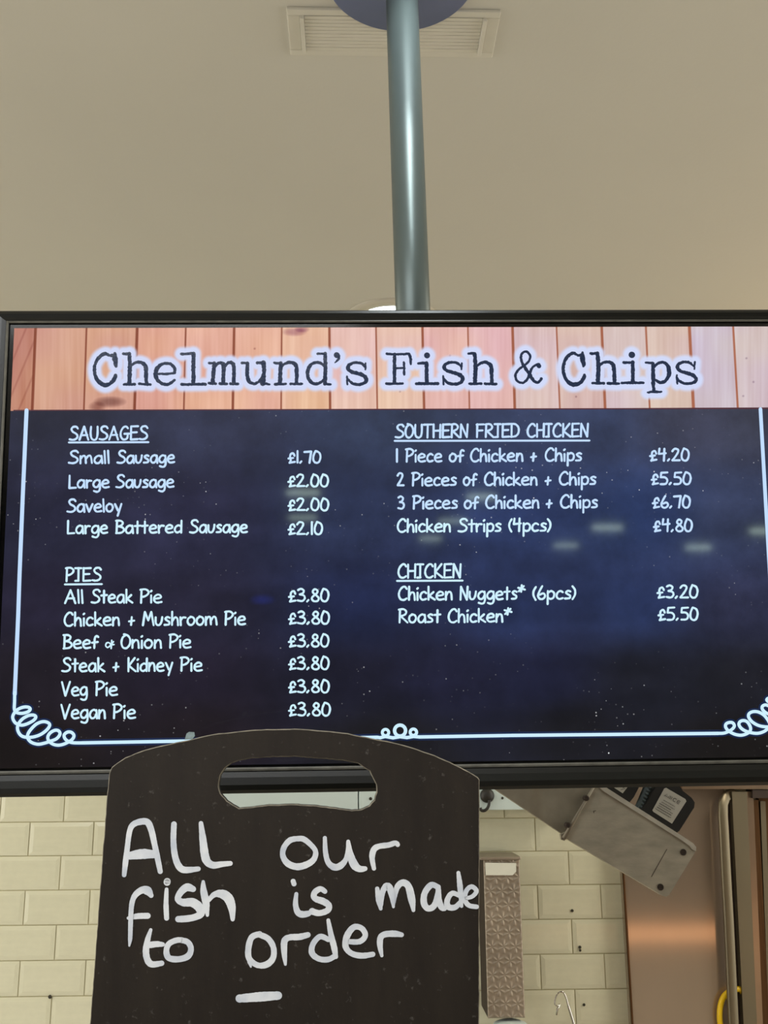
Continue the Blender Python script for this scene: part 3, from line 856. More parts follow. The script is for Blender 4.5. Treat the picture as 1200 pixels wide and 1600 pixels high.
MENU = [
 ([('SAUSAGES', 107.5, 232.5)], 689, 23, 'b', (107.7, 232.5, 691.7)),
 ([('Small', 106.3, 172.8), ('Sausage', 182, 274.3)], 725.6, 21.6, 'b', None),
 ([('Large', 106.5, 172), ('Sausage', 180.3, 273)], 763.8, 21.8, 'b', None),
 ([('Saveloy', 104, 191.7)], 801.4, 22, 'b', None),
 ([('Large', 104.2, 169.8), ('Battered', 179.8, 285.8), ('Sausage', 295.2, 387.8)], 835, 22, 'w', None),
 ([('PIES', 101.6, 159.6)], 909.2, 22.5, 'w', (101.5, 159.8, 913.3)),
 ([('All', 100.3, 131.8), ('Steak', 141.6, 208.4), ('Pie', 218, 254.4)], 943.7, 22.8, 'w', None),
 ([('Chicken', 99, 188.5), ('+', 200.3, 211), ('Mushroom', 221.8, 341), ('Pie', 350, 385)], 979, 23, 'w', None),
 ([('Beef', 98, 155.2), ('&', 162.4, 178.8), ('Onion', 187.8, 254.2), ('Pie', 263.4, 299.6)], 1014.4, 23, 'w', None),
 ([('Steak', 95.8, 164.6), ('+', 175.5, 187.4), ('Kidney', 198.4, 271.2), ('Pie', 280.8, 317.2)], 1050.6, 23.2, 'w', None),
 ([('Veg', 95.6, 138.2), ('Pie', 148.4, 185.2)], 1088, 23.6, 'w', None),
 ([('Vegan', 94.6, 166.4), ('Pie', 175.8, 213.2)], 1124, 24, 'w', None),
 ([('SOUTHERN', 616.2, 732.6), ('FRIED', 742.8, 812), ('CHICKEN', 821.6, 920.2)], 685.4, 22.5, 'b', (616.3, 921, 689.2)),
 ([('1', 617.4, 622.8), ('Piece', 632.6, 691.6), ('of', 700.4, 725.6), ('Chicken', 733.2, 818.2), ('+', 828, 838.4), ('Chips', 849.8, 909.8)], 723.2, 22, 'b', None),
 ([('2', 618.2, 633), ('Pieces', 642.4, 714.2), ('of', 722.4, 746), ('Chicken', 755, 840.4), ('+', 850.6, 861), ('Chips', 872, 932)], 760.4, 22, 'b', None),
 ([('3', 618.4, 634.4), ('Pieces', 643.8, 715.7), ('of', 723.8, 748.9), ('Chicken', 757, 843.2), ('+', 852.8, 862.5), ('Chips', 873.8, 934.5)], 796.4, 22, 'b', None),
 ([('Chicken', 619, 705.2), ('Strips', 714.5, 783.8), ('(4pcs)', 793.2, 861.6)], 832.6, 22.2, 'w', None),
 ([('CHICKEN', 620, 721.4)], 904.2, 23.2, 'w', (620, 723, 907.8)),
 ([('Chicken', 620.8, 707.8), ('Nuggets*', 717.2, 821), ('(6pcs)', 830.8, 900.2)], 938.8, 22.8, 'w', None),
 ([('Roast', 621.6, 689.2), ('Chicken*', 698.3, 800.2)], 974, 22.8, 'w', None),
 ([('£1.70', 449, 502.5)], 724.4, 20.5, 'b', None), ([('£2.00', 449, 514.4)], 761.4, 21, 'w', None),
 ([('£2.00', 449, 514.9)], 798.8, 21, 'w', None), ([('£2.10', 449, 505.2)], 836.2, 21.2, 'w', None),
 ([('£3.80', 449.8, 515)], 941, 21.8, 'w', None), ([('£3.80', 449.8, 516)], 976, 21.8, 'w', None),
 ([('£3.80', 449.8, 515)], 1011.6, 21.8, 'w', None), ([('£3.80', 449.8, 515.2)], 1047, 22, 'w', None),
 ([('£3.80', 449.8, 515.6)], 1083, 22, 'w', None), ([('£3.80', 449.8, 517.4)], 1119.2, 22.4, 'w', None),
 ([('£4.20', 1013.8, 1077.4)], 721.2, 21, 'b', None), ([('£5.50', 1016, 1080.4)], 758.2, 21, 'b', None),
 ([('£6.70', 1018, 1079.2)], 794.7, 21, 'b', None), ([('£4.80', 1019.6, 1082.2)], 831.6, 21.2, 'b', None),
 ([('£3.20', 1025.2, 1091.2)], 935.3, 21.6, 'w', None), ([('£5.50', 1027, 1091.2)], 969.9, 21.6, 'w', None),
]
for words, yb, cap, kind, und in MENU:
    mb = MB()
    sl = -0.008 if words[0][0][0] != '£' else 0.0
    xs = words[0][1]
    for (t, a_, b2) in words:
        word(mb, t, a_, b2, yb - (a_ - xs) * 0.006, cap, 3.3, on(0.0012), sl)
    if und:
        ribbon(mb, [np.array((und[0], und[2])), np.array((und[1], und[2] - 0.5))], [3.0, 3.0], on(0.0012), disc=4, joints=False)
    mb.build('menu_line' if words[0][0][0] != '£' else 'menu_price', M['menu_blue'] if kind == 'b' else M['menu_white'], brd)

# ---- drawn border with curls
CL = [(135, -80), (133, 60), (130, 180), (165, 232), (250, 245), (340, 222), (378, 180), (350, 150), (280, 147), (200, 175), (140, 225), (105, 290), (115, 350), (160, 405), (250, 430), (350, 400), (435, 350), (465, 300), (430, 272), (350, 280), (260, 330), (200, 400), (178, 470), (195, 540), (240, 595), (310, 618), (420, 615), (540, 575), (640, 500), (682, 430), (650, 388), (570, 375), (470, 415), (380, 505), (338, 580), (342, 640), (400, 700), (500, 727), (600, 710), (700, 678), (790, 640), (842, 570), (820, 518), (760, 510), (690, 550), (653, 610), (665, 670), (720, 720), (800, 742), (880, 732), (960, 700), (1035, 650), (1060, 590), (1020, 542), (960, 538), (908, 580), (920, 640), (980, 688), (1060, 705), (1200, 706)]
CR = [(0, 985), (150, 982), (270, 940), (360, 880), (402, 810), (365, 742), (290, 730), (212, 762), (195, 830), (240, 905), (330, 970), (430, 1012), (560, 1030), (680, 1000), (765, 940), (780, 850), (720, 735), (640, 688), (550, 702), (508, 770), (555, 860), (660, 930), (800, 972), (950, 985), (1090, 945), (1190, 870), (1235, 790), (1190, 680), (1100, 565), (980, 492), (860, 475), (760, 512), (732, 590), (795, 695), (920, 782), (1060, 825), (1220, 830), (1340, 770), (1400, 660), (1380, 540), (1280, 400), (1150, 322), (1062, 350), (1060, 425), (1150, 510), (1300, 560), (1420, 520), (1470, 420), (1440, 300), (1330, 200), (1220, 160), (1160, 200), (1220, 260), (1330, 280), (1400, 220), (1410, 60), (1400, -80)]


def border(name, pts, w, parent=brd):
    pts = [np.array(p, float) for p in pts]
    mb = MB(); ribbon(mb, pts, [w * 2.1] * len(pts), on(0.0009), disc=8)
    mb.build('border_glow', M['fringe'], parent)  # wider dark blue ribbon painted as a glow around the border line
    mb = MB(); ribbon(mb, pts, [w] * len(pts), on(0.0013), disc=8)
    return mb.build(name, M['menu_white'], parent)


border('border_curl', catmull([(10 + x / 10, 1090 + y / 10) for x, y in CL], 4), 5.0)
border('border_curl', catmull([(1120 + x / 15, 1080 + y / 15) for x, y in CR], 4), 4.9)
lb = [(128, 1160.6), (300, 1157.6), (450, 1154.6), (590, 1151.9), (594, 1152.6), (602, 1150.6), (614, 1152.8), (625, 1151), (636, 1152.4), (646, 1150.6), (655, 1151.4), (800, 1149), (1000, 1147), (1122, 1145.8)]
border('border_line', lb, 5.2)
for (cx, cy, r, w) in ((602.3, 1144.5, 5.0, 4.6), (625, 1141.5, 8.6, 5.4), (645.8, 1144, 5.0, 4.8)):
    mb = MB(); ribbon(mb, [np.array((cx + r * math.cos(t * math.pi / 10), cy + r * math.sin(t * math.pi / 10))) for t in range(21)], [w] * 21, on(0.0013), disc=8)
    mb.build('border_curl', M['menu_white'], brd)
mb = MB(); ribbon(mb, [np.array((42.0, 641.5)), np.array((36.0, 778)), np.array((31.0, 900)), np.array((29.0, 960)), np.array((23.6, 1085))], [6.2] * 5, on(0.0013), joints=False)
mb.build('border_line', M['menu_blue'], brd)
mb = MB(); ribbon(mb, [np.array((1187.6, 639.5)), np.array((1193.5, 745)), np.array((1200, 860)), np.array((1213, 1077))], [5.6] * 4, on(0.0013), joints=False)
mb.build('border_line', M['menu_blue'], brd)

# ------------------------------------------------------------------ ceiling pole and mount
pb = hit(645, 480, P(0, 0, -0.125), Vector((0, -1, 0)))
POLE_Y = pb.y
fc = hit(624, -53, Vector((0, POLE_Y, 0)), Vector((0, 1, 0)))
print('pole Y', POLE_Y, 'flange z (ceiling)', fc.z)
ft = Vector((on_y(626.5, -53, POLE_Y).x, POLE_Y, CEIL_Z))
d_ = (pb - ft).normalized()
pr = 54.5 / 2 * (pb - CAM).dot(fwd) / F
bot = pb + d_ * 0.42
mount = thing('ceiling_mount', ft, 'grey steel tube dropping from the ceiling to the back of the television', 'pole')
mb = MB(); mb.tube([ft, bot], pr, 48)
o = mb.build('tube', M['pole'], mount, smooth=False)
for f_ in o.data.polygons: f_.use_smooth = len(f_.vertices) == 4
fr = 117 * (ft - CAM).dot(fwd) / F
mb = MB(); mb.lathe(ft, (0, 0, -1), [(fr, 0.0), (fr, 0.006), (fr - .004, 0.010), (pr + .02, 0.014), (pr + .006, 0.022), (pr * .98, 0.03)], 64)
o = mb.build('flange', M['flange'], mount, smooth=False)
tag(o, 'round blue grey ceiling plate')
for f_ in o.data.polygons: f_.use_smooth = True
mb = MB()
cc = P(cu, cv, -0.075)
jo = bot.copy(); jo.z = cc.z; jo.y = POLE_Y
mb.box(P(cu, cv, -0.078), 0.30, 0.006, 0.30, ax, bev=.001)
mb.box((P(cu, cv, -0.078) + Vector((jo.x, POLE_Y, cc.z))) / 2, 0.07, abs(POLE_Y - cc.y) + .01, 0.12, None, bev=.002)
mb.build('bracket', M['back'], mount)

# ------------------------------------------------------------------ ceiling vent
def cz(px, py, dz=0.0): return on_z(px, py, CEIL_Z - dz)


vl, vr = cz(452, 60).x, cz(774, 60).x
vy0, vy1 = cz(612, 84).y, cz(612, 12).y
vy_a, vy_b = min(vy0, vy1), max(vy0, vy1)
print('vent', vl, vr, vy_a, vy_b)
vc = ((vl + vr) / 2, (vy_a + vy_b) / 2)
vent = thing('ceiling_vent', (vc[0], vc[1], CEIL_Z), 'off white slatted air vent in the ceiling behind the pole', 'vent')
mb = MB()
bw, dp = 0.020, 0.010
Wv, Dv = vr - vl, vy_b - vy_a
for (x, y, sx, sy) in ((vc[0], vy_a + bw * .35, Wv, bw * .7), (vc[0], vy_b - bw * .35, Wv, bw * .7), (vl + bw / 2, vc[1], bw, Dv - bw * 1.4), (vr - bw / 2, vc[1], bw, Dv - bw * 1.4)):
    mb.box((x, y, CEIL_Z - 0.003), sx, sy, 0.006, None, bev=.0015)
mb.build('frame', M['vent'], vent)
mb = MB(); mb.box((vc[0], vc[1], CEIL_Z - 0.0006), Wv - bw, Dv - bw, 0.001)
mb.build('backing', M['vent'], vent)
ns = 10
for k in range(ns):
    yy = vy_a + bw * .9 + (Dv - 1.8 * bw) * k / (ns - 1)
    mb = MB()
    t = math.radians(8)
    mb.box((vc[0], yy, CEIL_Z - 0.006), Wv - 2 * bw - .016, 0.009, 0.0012, (Vector((1, 0, 0)), Vector((0, math.cos(t), math.sin(t))), Vector((0, -math.sin(t), math.cos(t)))))
    mb.build('slat', M['vent'], vent)
for x in (vl + bw + .004, vr - bw - .004):
    mb = MB(); mb.box((x, vc[1], CEIL_Z - 0.006), 0.007, Dv - bw * 1.3, 0.012, None, bev=.001)
    mb.build('slat_holder', M['vent'], vent)

# ------------------------------------------------------------------ downlight
dc = cz(612, 497)
rr = 72 * (dc - CAM).dot(fwd) / F
print('downlight', dc, rr)
dl = thing('ceiling_downlight', dc, 'round recessed ceiling light glowing white just above the television', 'ceiling light')
mb = MB(); mb.lathe(dc, (0, 0, -1), [(rr, 0), (rr, .003), (rr * .9, .006), (rr * .72, .007), (rr * .70, .004), (rr * .69, .0005)], 48)
mb.build('trim_ring', M['trim'], dl, smooth=True)
mb = MB(); mb.lathe(dc, (0, 0, -1), [(0.0005, .006), (rr * .4, .0055), (rr * .69, .002)], 48)
mb.build('lens', M['lamp_lens'], dl, smooth=True)

# ------------------------------------------------------------------ ceiling panels out in the shop (they mirror in the screen)
STREAKS = [(449, 499, 767, 773.5), (452, 494, 806.5, 811.5), (730, 775, 773, 780), (686, 730, 812, 816.5), (656, 689, 839, 844), (926, 972, 821, 828), (866, 902, 850, 855), (1172, 1230, 826, 834), (1072, 1110, 852, 859)]
WHERE = ['between the two £2.00 prices', 'just above the £2.10 price', 'above the word of in the third chicken row', 'between the words Chicken and Strips', 'just under the Chicken Strips row', 'left of the £4.80 price', 'below and right of the bracketed 4pcs', 'against the right border line', 'below the £4.80 price, near the right border']
for k, (xa, xb_, ya_, yb2) in enumerate(STREAKS):
    yd = -8.4 if ya_ < 800 or xa > 900 and ya_ < 840 else (-11.4 if k == 4 else -10.6)
    q = []
    for (x, y) in ((xa, ya_), (xb_, ya_), (xb_, yb2), (xa, yb2), ((xa + xb_) / 2, (ya_ + yb2) / 2)):
        p = tv(x, y); d = (p - CAM).normalized(); r = d - TN * 2 * d.dot(TN)
        q.append(p + r * ((yd - p.y) / r.y))
    w = abs(q[1].x - q[0].x); h = abs(q[3].z - q[0].z); c = q[4]
    print('panel', round(c.x, 2), round(c.y, 2), round(c.z, 2), round(w, 2), round(h, 3))
    t_ = thing('pendant_strip_light', (c.x, c.y, CEIL_Z), 'hanging strip light mirrored in the screen ' + WHERE[k], 'hanging light', 'strip lights mirrored in the screen')
    mb = MB(); mb.box((c.x, c.y - .02, c.z + .004), w + .02, .05, h + .012, None, bev=.003); mb.build('housing', M['trim'], t_)
    mb = MB(); mb.box((c.x, c.y + .008, c.z), w, .012, h); mb.build('lens', M['panel_lens'], t_)
    if CEIL_Z - c.z > .06:
        for sx in (-1, 1):
            mb = MB(); mb.tube([(c.x + sx * w * .4, c.y - .02, c.z + h / 2), (c.x + sx * w * .4, c.y - .02, CEIL_Z)], .003, 8); mb.build('suspension_wire', M['back'], t_)

# ------------------------------------------------------------------ handled blackboard
btilt, brollr = math.radians(2.0), math.radians(-1.75)
bz0 = Vector((0, -math.sin(btilt), math.cos(btilt)))
BN = Vector((0, -math.cos(btilt), -math.sin(btilt)))
BX = Vector((1, 0, 0)) * math.cos(brollr) + bz0 * math.sin(brollr)
BZ = bz0 * math.cos(brollr) - Vector((1, 0, 0)) * math.sin(brollr)
BP = CAM + ray(450, 1400) / F * 0.95


def bd(px, py, off=0.0): return hit(px, py, BP, BN) + BN * off


OUT = [(128.5, 1770), (140, 1600), (155, 1400), (167, 1240), (169, 1222), (170, 1208), (174, 1199), (181, 1193), (195, 1184), (219, 1174), (243, 1167), (265, 1162), (296, 1156), (323, 1149), (342, 1146), (400, 1140), (460, 1138.5), (505, 1141.5), (544, 1146), (580, 1153.5), (615, 1160), (642.5, 1167.6), (679, 1180), (703, 1190.5), (725, 1201.5), (747, 1214), (749.5, 1218), (749.5, 1400), (749, 1600), (748.5, 1778)]
HOLE = [(341.5, 1229), (344.5, 1211), (352, 1200), (361, 1193), (376, 1188), (394, 1185), (427, 1183), (460, 1182.5), (505, 1185.5), (535, 1188.5), (559, 1193), (577, 1205), (587.5, 1226), (588, 1238), (584.5, 1250), (577, 1259), (565, 1264.5), (550, 1266), (520, 1262), (490, 1258.5), (460, 1256.6), (415, 1258), (390, 1261.5), (373, 1262.6), (355, 1251.5), (344.5, 1239.5)]


def offset(poly, d):
    n = len(poly); out = []
    A = sum(poly[i][0] * poly[(i + 1) % n][1] - poly[(i + 1) % n][0] * poly[i][1] for i in range(n))
    s = 1 if A > 0 else -1
    for i in range(n):
        p, q = poly[i - 1], poly[(i + 1) % n]
        tx, ty = q[0] - p[0], q[1] - p[1]; l = math.hypot(tx, ty)
        out.append((poly[i][0] - s * ty / l * d, poly[i][1] + s * tx / l * d))
    return out


def dense(poly, step, wob):
    out = []
    n = len(poly)
    for i in range(n):
        p, q = poly[i], poly[(i + 1) % n]
        k = max(1, int(math.hypot(q[0] - p[0], q[1] - p[1]) / step))
        for j in range(k):
            out.append((p[0] + (q[0] - p[0]) * j / k + random.uniform(-wob, wob), p[1] + (q[1] - p[1]) * j / k + random.uniform(-wob, wob)))
    return out


Od, Hd = dense(OUT, 8, 0.35), dense(HOLE, 5, 0.35)
Oi, Hi = offset(Od, 1.5), offset(Hd, -1.5)
TB = 0.009
bm = bmesh.new()


def ring(poly, off): return [bm.verts.new(bd(x, y, off)) for x, y in poly]


bb = bd(440, 1774)
mbrd = Matrix.Translation(bb)
def loop_edges(r): return [bm.edges.new((r[i], r[(i + 1) % len(r)])) for i in range(len(r))]


rO, rH = ring(Oi, 0), ring(Hi, 0)
e = loop_edges(rO) + loop_edges(rH)
res = bmesh.ops.triangle_fill(bm, use_beauty=True, use_dissolve=False, edges=e, normal=BN)
for f_ in bm.faces: f_.material_index = 0
rO2, rH2 = ring(Od, -0.0015), ring(Hd, -0.0015)
rO3, rH3 = ring(Od, -TB), ring(Hd, -TB)
for a1, a2, mi_ in ((rO, rO2, 1), (rH, rH2, 1), (rO2, rO3, 0), (rH2, rH3, 0)):
    for i in range(len(a1)):
        j = (i + 1) % len(a1)
        f_ = bm.faces.new((a1[i], a1[j], a2[j], a2[i])); f_.material_index = mi_
e = [bm.edges.get((rO3[i], rO3[(i + 1) % len(rO3)])) for i in range(len(rO3))] + [bm.edges.get((rH3[i], rH3[(i + 1) % len(rH3)])) for i in range(len(rH3))]
bmesh.ops.triangle_fill(bm, use_beauty=True, use_dissolve=False, edges=e, normal=-BN)
bmesh.ops.recalc_face_normals(bm, faces=bm.faces)
chalkboard = thing('chalkboard', mbrd, 'handled dark brown blackboard lettered in white, standing before the television', 'blackboard')
inv = mbrd.inverted()
for v in bm.verts: v.co = inv @ v.co
me = bpy.data.meshes.new('board'); bm.to_mesh(me); bm.free()
me.materials.append(M['slate']); me.materials.append(M['wear'])
bo = bpy.data.objects.new('board', me); C.objects.link(bo); bo.parent = chalkboard; MATRIX[bo] = mbrd

B1 = lambda x, y: (170 + x / 5.714, 1260 + y / 5.714)
B2 = lambda x, y: (180 + x / 5.714, 1360 + y / 5.714)
B3 = lambda x, y: (420 + x / 5.4545, 1290 + y / 5.4545)
B4 = lambda x, y: (370 + x / 3.077, 1350 + y / 3.077)
mb = None


LAY = [0]


def ch(T, s, pts, w):
    w = w if isinstance(w, (list, tuple)) else [w] * len(pts)
    q = [(*T(*p), ww / s * 1.13) for p, ww in zip(pts, w)]
    if len(q) > 2: q = [tuple(v) for v in catmull(q, 5)]
    p, ww = resample([v[:2] for v in q], [v[2] for v in q], 2.0)
    ww = [v * random.uniform(.96, 1.04) for v in ww]
    LAY[0] += 1
    o_ = 0.0004 + 0.00012 * (LAY[0] % 6)
    b = len(mb.v)
    ribbon(mb, p, ww, lambda x, y: bd(x, y, o_), disc=16, joints=False)
    for v in range(len(mb.v) - 32, len(mb.v)): mb.v[v] = mb.v[v] - BN * 0.00006


b1 = 5.714
LET = [
 (B1, b1, [((138, 612), (150, 500), (165, 380), (185, 230), (215, 165), (280, 137), (345, 140), (380, 210), (410, 340), (440, 480), (460, 580)), [36, 44, 42, 42, 46, 50, 52, 50, 46, 46, 40]], [((190, 440), (300, 424), (400, 426)), [62, 80, 62]]),
 (B1, b1, [((583, 158), (578, 300), (590, 430), (622, 525), (675, 566), (800, 557)), [44, 46, 50, 54, 54, 38]]),
 (B1, b1, [((824, 150), (842, 300), (858, 430), (882, 495), (935, 524), (1010, 515), (1085, 508)), [36, 56, 66, 62, 54, 46, 38]]),
 (B2, b1, [((322, 222), (290, 180), (240, 175), (180, 220), (150, 300), (140, 450), (136, 600), (128, 670)), [40, 70, 56, 46, 40, 38, 34, 16]], [((118, 425), (200, 408), (290, 405)), [26, 46, 46]]),
 (B2, b1, [((465, 98), (464, 106)), 54], [((460, 168), (455, 300), (460, 425)), [30, 40, 40]]),
 (B2, b1, [((695, 165), (640, 150), (585, 195), (560, 255), (610, 285), (690, 285), (752, 330), (765, 385), (715, 415), (640, 430), (565, 434)), [50, 62, 52, 50, 60, 72, 72, 62, 52, 54, 50]]),
 (B2, b1, [((787, 100), (790, 180), (812, 290), (824, 398)), [26, 52, 56, 26]], [((835, 265), (885, 215), (950, 208), (1010, 245), (1042, 330), (1050, 435)), [34, 44, 68, 78, 62, 34]]),
 (B2, b1, [((318, 530), (290, 620), (275, 720), (290, 800), (330, 838), (415, 828)), [26, 44, 52, 52, 52, 42]], [((310, 665), (370, 657), (425, 660)), [50, 48, 36]]),
 (B2, b1, [((590, 622), (650, 640), (678, 700), (650, 765), (565, 792), (480, 780), (458, 720), (480, 655), (550, 622), (600, 622)), [44, 46, 46, 50, 48, 50, 46, 44, 44, 44]]),
 (B3, 5.4545, [((245, 110), (180, 125), (130, 185), (120, 255), (160, 320), (240, 350), (325, 330), (385, 285), (398, 215), (345, 150), (290, 112), (240, 112)), [40, 44, 42, 42, 50, 52, 50, 44, 38, 40, 44, 40]]),
 (B3, 5.4545, [((478, 105), (484, 230), (508, 315), (560, 354), (612, 340), (658, 285), (676, 200), (677, 135)), [30, 38, 42, 52, 50, 38, 34, 30]], [((677, 135), (692, 240), (730, 335), (775, 368), (820, 366)), [28, 52, 62, 50, 38]]),
 (B3, 5.4545, [((896, 365), (880, 270), (897, 202), (940, 176), (1020, 165), (1080, 147), (1098, 162)), [32, 42, 46, 42, 42, 38, 34]]),
 (B3, 5.4545, [((208, 474), (215, 496)), 38], [((235, 582), (228, 670), (248, 738), (290, 756), (338, 748)), [30, 40, 48, 52, 42]]),
 (B3, 5.4545, [((478, 560), (440, 538), (390, 570), (392, 618), (465, 645), (512, 680), (500, 722), (430, 745), (370, 730)), [36, 42, 46, 46, 52, 48, 46, 46, 50]]),
 (B4, 3.077, [((675, 118), (684, 170), (692, 214)), [18, 28, 16]], [((692, 195), (702, 130), (724, 103), (742, 135), (753, 205)), [20, 24, 28, 28, 12]], [((753, 195), (768, 118), (795, 90), (824, 105), (840, 165), (849, 222)), [14, 24, 28, 30, 32, 16]]),
 (B4, 3.077, [((968, 112), (935, 100), (903, 140), (900, 190), (922, 214), (952, 195), (968, 130)), [22, 26, 26, 28, 26, 26, 20]], [((968, 110), (972, 170), (984, 208), (998, 214)), [22, 24, 26, 20]]),
 (B4, 3.077, [((1072, 152), (1035, 140), (1012, 172), (1015, 204), (1048, 208), (1078, 180)), [20, 22, 24, 26, 24, 20]], [((1065, 42), (1073, 110), (1080, 202)), [16, 24, 14]]),
 (B4, 3.077, [((1095, 165), (1132, 155), (1152, 128), (1128, 108), (1103, 128), (1096, 170), (1115, 198), (1153, 205)), [16, 18, 20, 20, 20, 22, 20, 20]]),
 (B4, 3.077, [((110, 336), (72, 352), (56, 405), (60, 455), (100, 486), (145, 482), (175, 450), (176, 400), (150, 358), (110, 340)), [24, 26, 26, 26, 24, 28, 26, 24, 26, 24]], [((62, 470), (68, 494)), [20, 8]]),
 (B4, 3.077, [((234, 482), (228, 420), (230, 368), (255, 352), (300, 350), (342, 340)), [12, 26, 28, 26, 28, 24]]),
 (B4, 3.077, [((440, 362), (400, 348), (366, 385), (362, 428), (395, 455), (440, 458), (474, 440)), [22, 24, 24, 26, 24, 24, 22]], [((440, 270), (453, 340), (468, 400), (476, 445)), [16, 24, 26, 20]]),
 (B4, 3.077, [((535, 372), (590, 372), (618, 343), (600, 308), (562, 303), (530, 345), (523, 395), (550, 428), (600, 440), (653, 433)), [22, 24, 24, 24, 26, 28, 26, 24, 26, 22]]),
 (B4, 3.077, [((697, 440), (688, 390), (692, 352), (715, 337), (760, 335), (792, 340)), [14, 24, 26, 26, 28, 20]]),
 (B4, 3.077, [((14, 646), (110, 638), (198, 632)), [34, 40, 36]]),
]
for L_ in LET:
    mb = MB()
    for st in L_[2:]: ch(L_[0], L_[1], st[0], st[1])
    mb.build('painted_letter' if L_ is not LET[-1] else 'painted_dash', M['chalk'], bo)
mb = MB(); mb.slab([bd(288, 1156, -.002), bd(291, 1146, -.002), bd(295, 1143.5, -.002), bd(303, 1144, -.002), bd(304, 1150, -.002), bd(300, 1155, -.002)], BN, 0.0012)
mb.build('tape_scrap', M['tape'], chalkboard)

# counter that carries the blackboard (below the frame)
zc = min(bd(128.5, 1770, -TB).z, bd(748.5, 1778).z, bb.z) - 0.0
counter = thing('serving_counter', (0, 0.95, 0), 'brown serving counter under the blackboard, in front of the camera', 'counter')
mb = MB(); mb.box((0, 1.02, zc - 0.02), 2.6, 0.50, 0.04, None, bev=.006); mb.build('worktop', mat('dark_worktop', (58, 50, 42), 0.4, var=0.2, scale=40), counter)
mb = MB(); mb.box((0, 1.05, (zc - .04) / 2), 2.5, 0.40, zc - .04, None, bev=.004); mb.build('body', M['counter'], counter)

# ------------------------------------------------------------------ white wall cupboard behind the screen
CY = WALL_Y - 0.20
cab = thing('wall_cupboard', (on_y(560, 1265, CY).x, WALL_Y, on_y(560, 1265, CY).z), 'white wall cupboard glimpsed through the handle hole of the blackboard', 'cupboard')
xl, xm, xr = on_y(300, 1265, CY).x, on_y(560, 1265, CY).x, on_y(905, 1265, CY).x
zb, zt = on_y(785, 1266, CY).z, on_y(785, 1266, CY).z + 0.72
mb = MB(); mb.box(((xl + xr) / 2, (CY + WALL_Y) / 2 + .004, (zb + zt) / 2), xr - xl, WALL_Y - CY - .028, zt - zb, None, bev=.002); mb.build('carcass', M['white_cab'], cab)
for (xa, xb_) in ((xl, xm), (xm, xr)):
    mb = MB(); mb.box(((xa + xb_) / 2, CY + .009, (zb + zt) / 2), xb_ - xa - .004, .018, zt - zb - .002, None, bev=.002); dr = mb.build('door', M['white_cab'], cab)
    if xa == xl:
        mb = MB(); p = on_y(579, 1248, CY)
        mb.lathe(p, (0, -1, 0), [(.0001, .003), (.004, .003), (.005, 0)], 12); mb.build('screw', M['screwhole'], cab)
    else:
        mb = MB(); p = on_y(785, 1247, CY)
        mb.lathe(p, (0, -1, 0), [(.0001, .003), (.003, .003), (.004, 0)], 12); mb.build('screw', M['screwhole'], cab)

# black hook on the cupboard
p = on_y(761, 1243, CY)
k_ = 0.0021
hook = thing('coat_hook', p, 'black round backed hook on the white cupboard beside the blackboard edge', 'hook')
mb = MB(); mb.lathe(p, (0, -1, 0), [(10.5 * k_, 0), (10.5 * k_, .006), (8.5 * k_, .012), (4 * k_, .015), (.0002, .016)], 28); mb.build('knob', M['hookb'], hook, smooth=True)
mb = MB()
hp = catmull([(764.5, 1250), (764, 1257), (761.5, 1263), (757, 1266.5), (752, 1266), (750.5, 1262)], 5)
mb.tube([on_y(x, y, CY - .014) for x, y in hp], 2.2 * k_, 10); mb.build('hook_arm', M['hookb'], hook, smooth=True)

# ------------------------------------------------------------------ embossed stainless dispenser
EY = WALL_Y - 0.17
def ey(x, y, o=0.0): return on_y(x, y, EY - o)


q0, q1 = ey(758.5, 1450), ey(815.5, 1450)
ztop, zbot = ey(784, 1343).z, ey(790, 1591).z
xl, xr = q0.x, q1.x
disp = thing('towel_dispenser', ((xl + xr) / 2, WALL_Y, zbot), 'tall narrow stainless dispenser with embossed starburst front on the tiled wall', 'dispenser')
mb = MB(); mb.box(((xl + xr) / 2, (EY + WALL_Y - .008) / 2 + .003, (ztop + zbot) / 2), xr - xl, WALL_Y - .008 - EY - .006, ztop - zbot, None, bev=.002)
mb.build('body', M['dark_gap'], disp)
mb = MB(); mb.box(((xl + xr) / 2 - .004, (EY + WALL_Y - .008) / 2 - .006, ztop + .004), xr - xl + .014, WALL_Y - .008 - EY + .010, .009, None, bev=.002)
mb.build('lid', M['emboss'], disp)
nx, nz = 66, 280
xs = np.linspace(xl, xr, nx); zs = np.linspace(zbot, ztop, nz)
vs, fs = [], []
pw, ph = 0.036, 0.040
for j, z in enumerate(zs):
    for i, x in enumerate(xs):
        h = 0
        for row in (math.floor((z - zbot) / ph - .5), math.floor((z - zbot) / ph - .5) + 1):
            for sh in (0,):
                cxx = (x - xl) / pw + (row % 2) * .5
                dx = (cxx - round(cxx)) * pw; dz = (z - zbot) - row * ph
                r = math.hypot(dx, dz); th = math.atan2(dz, dx)
                if r < .0235:
                    h = max(h, abs(math.cos(3 * th + 1.57)) ** 4 * min(1, r / .006) * max(0, 1 - (r / .0235) ** 3) * .0021)
        if i in (0, nx - 1) or j in (0, nz - 1): h = -.003
        vs.append((x, EY - h, z))
for j in range(nz - 1):
    for i in range(nx - 1):
        fs.append((j * nx + i, j * nx + i + 1, (j + 1) * nx + i + 1, (j + 1) * nx + i))
obj('embossed_front', vs, fs, M['emboss'], disp, smooth=True)
mb = MB(); mb.slab([ey(*c, .007) for c in ((759, 1367.5), (801, 1367.5), (806.5, 1362), (806.5, 1348.5), (758, 1348))], Vector((0, -1, 0)), .002)
o = mb.build('sticker', M['white_tag'], disp); tag(o, 'blank white sticker at the top')
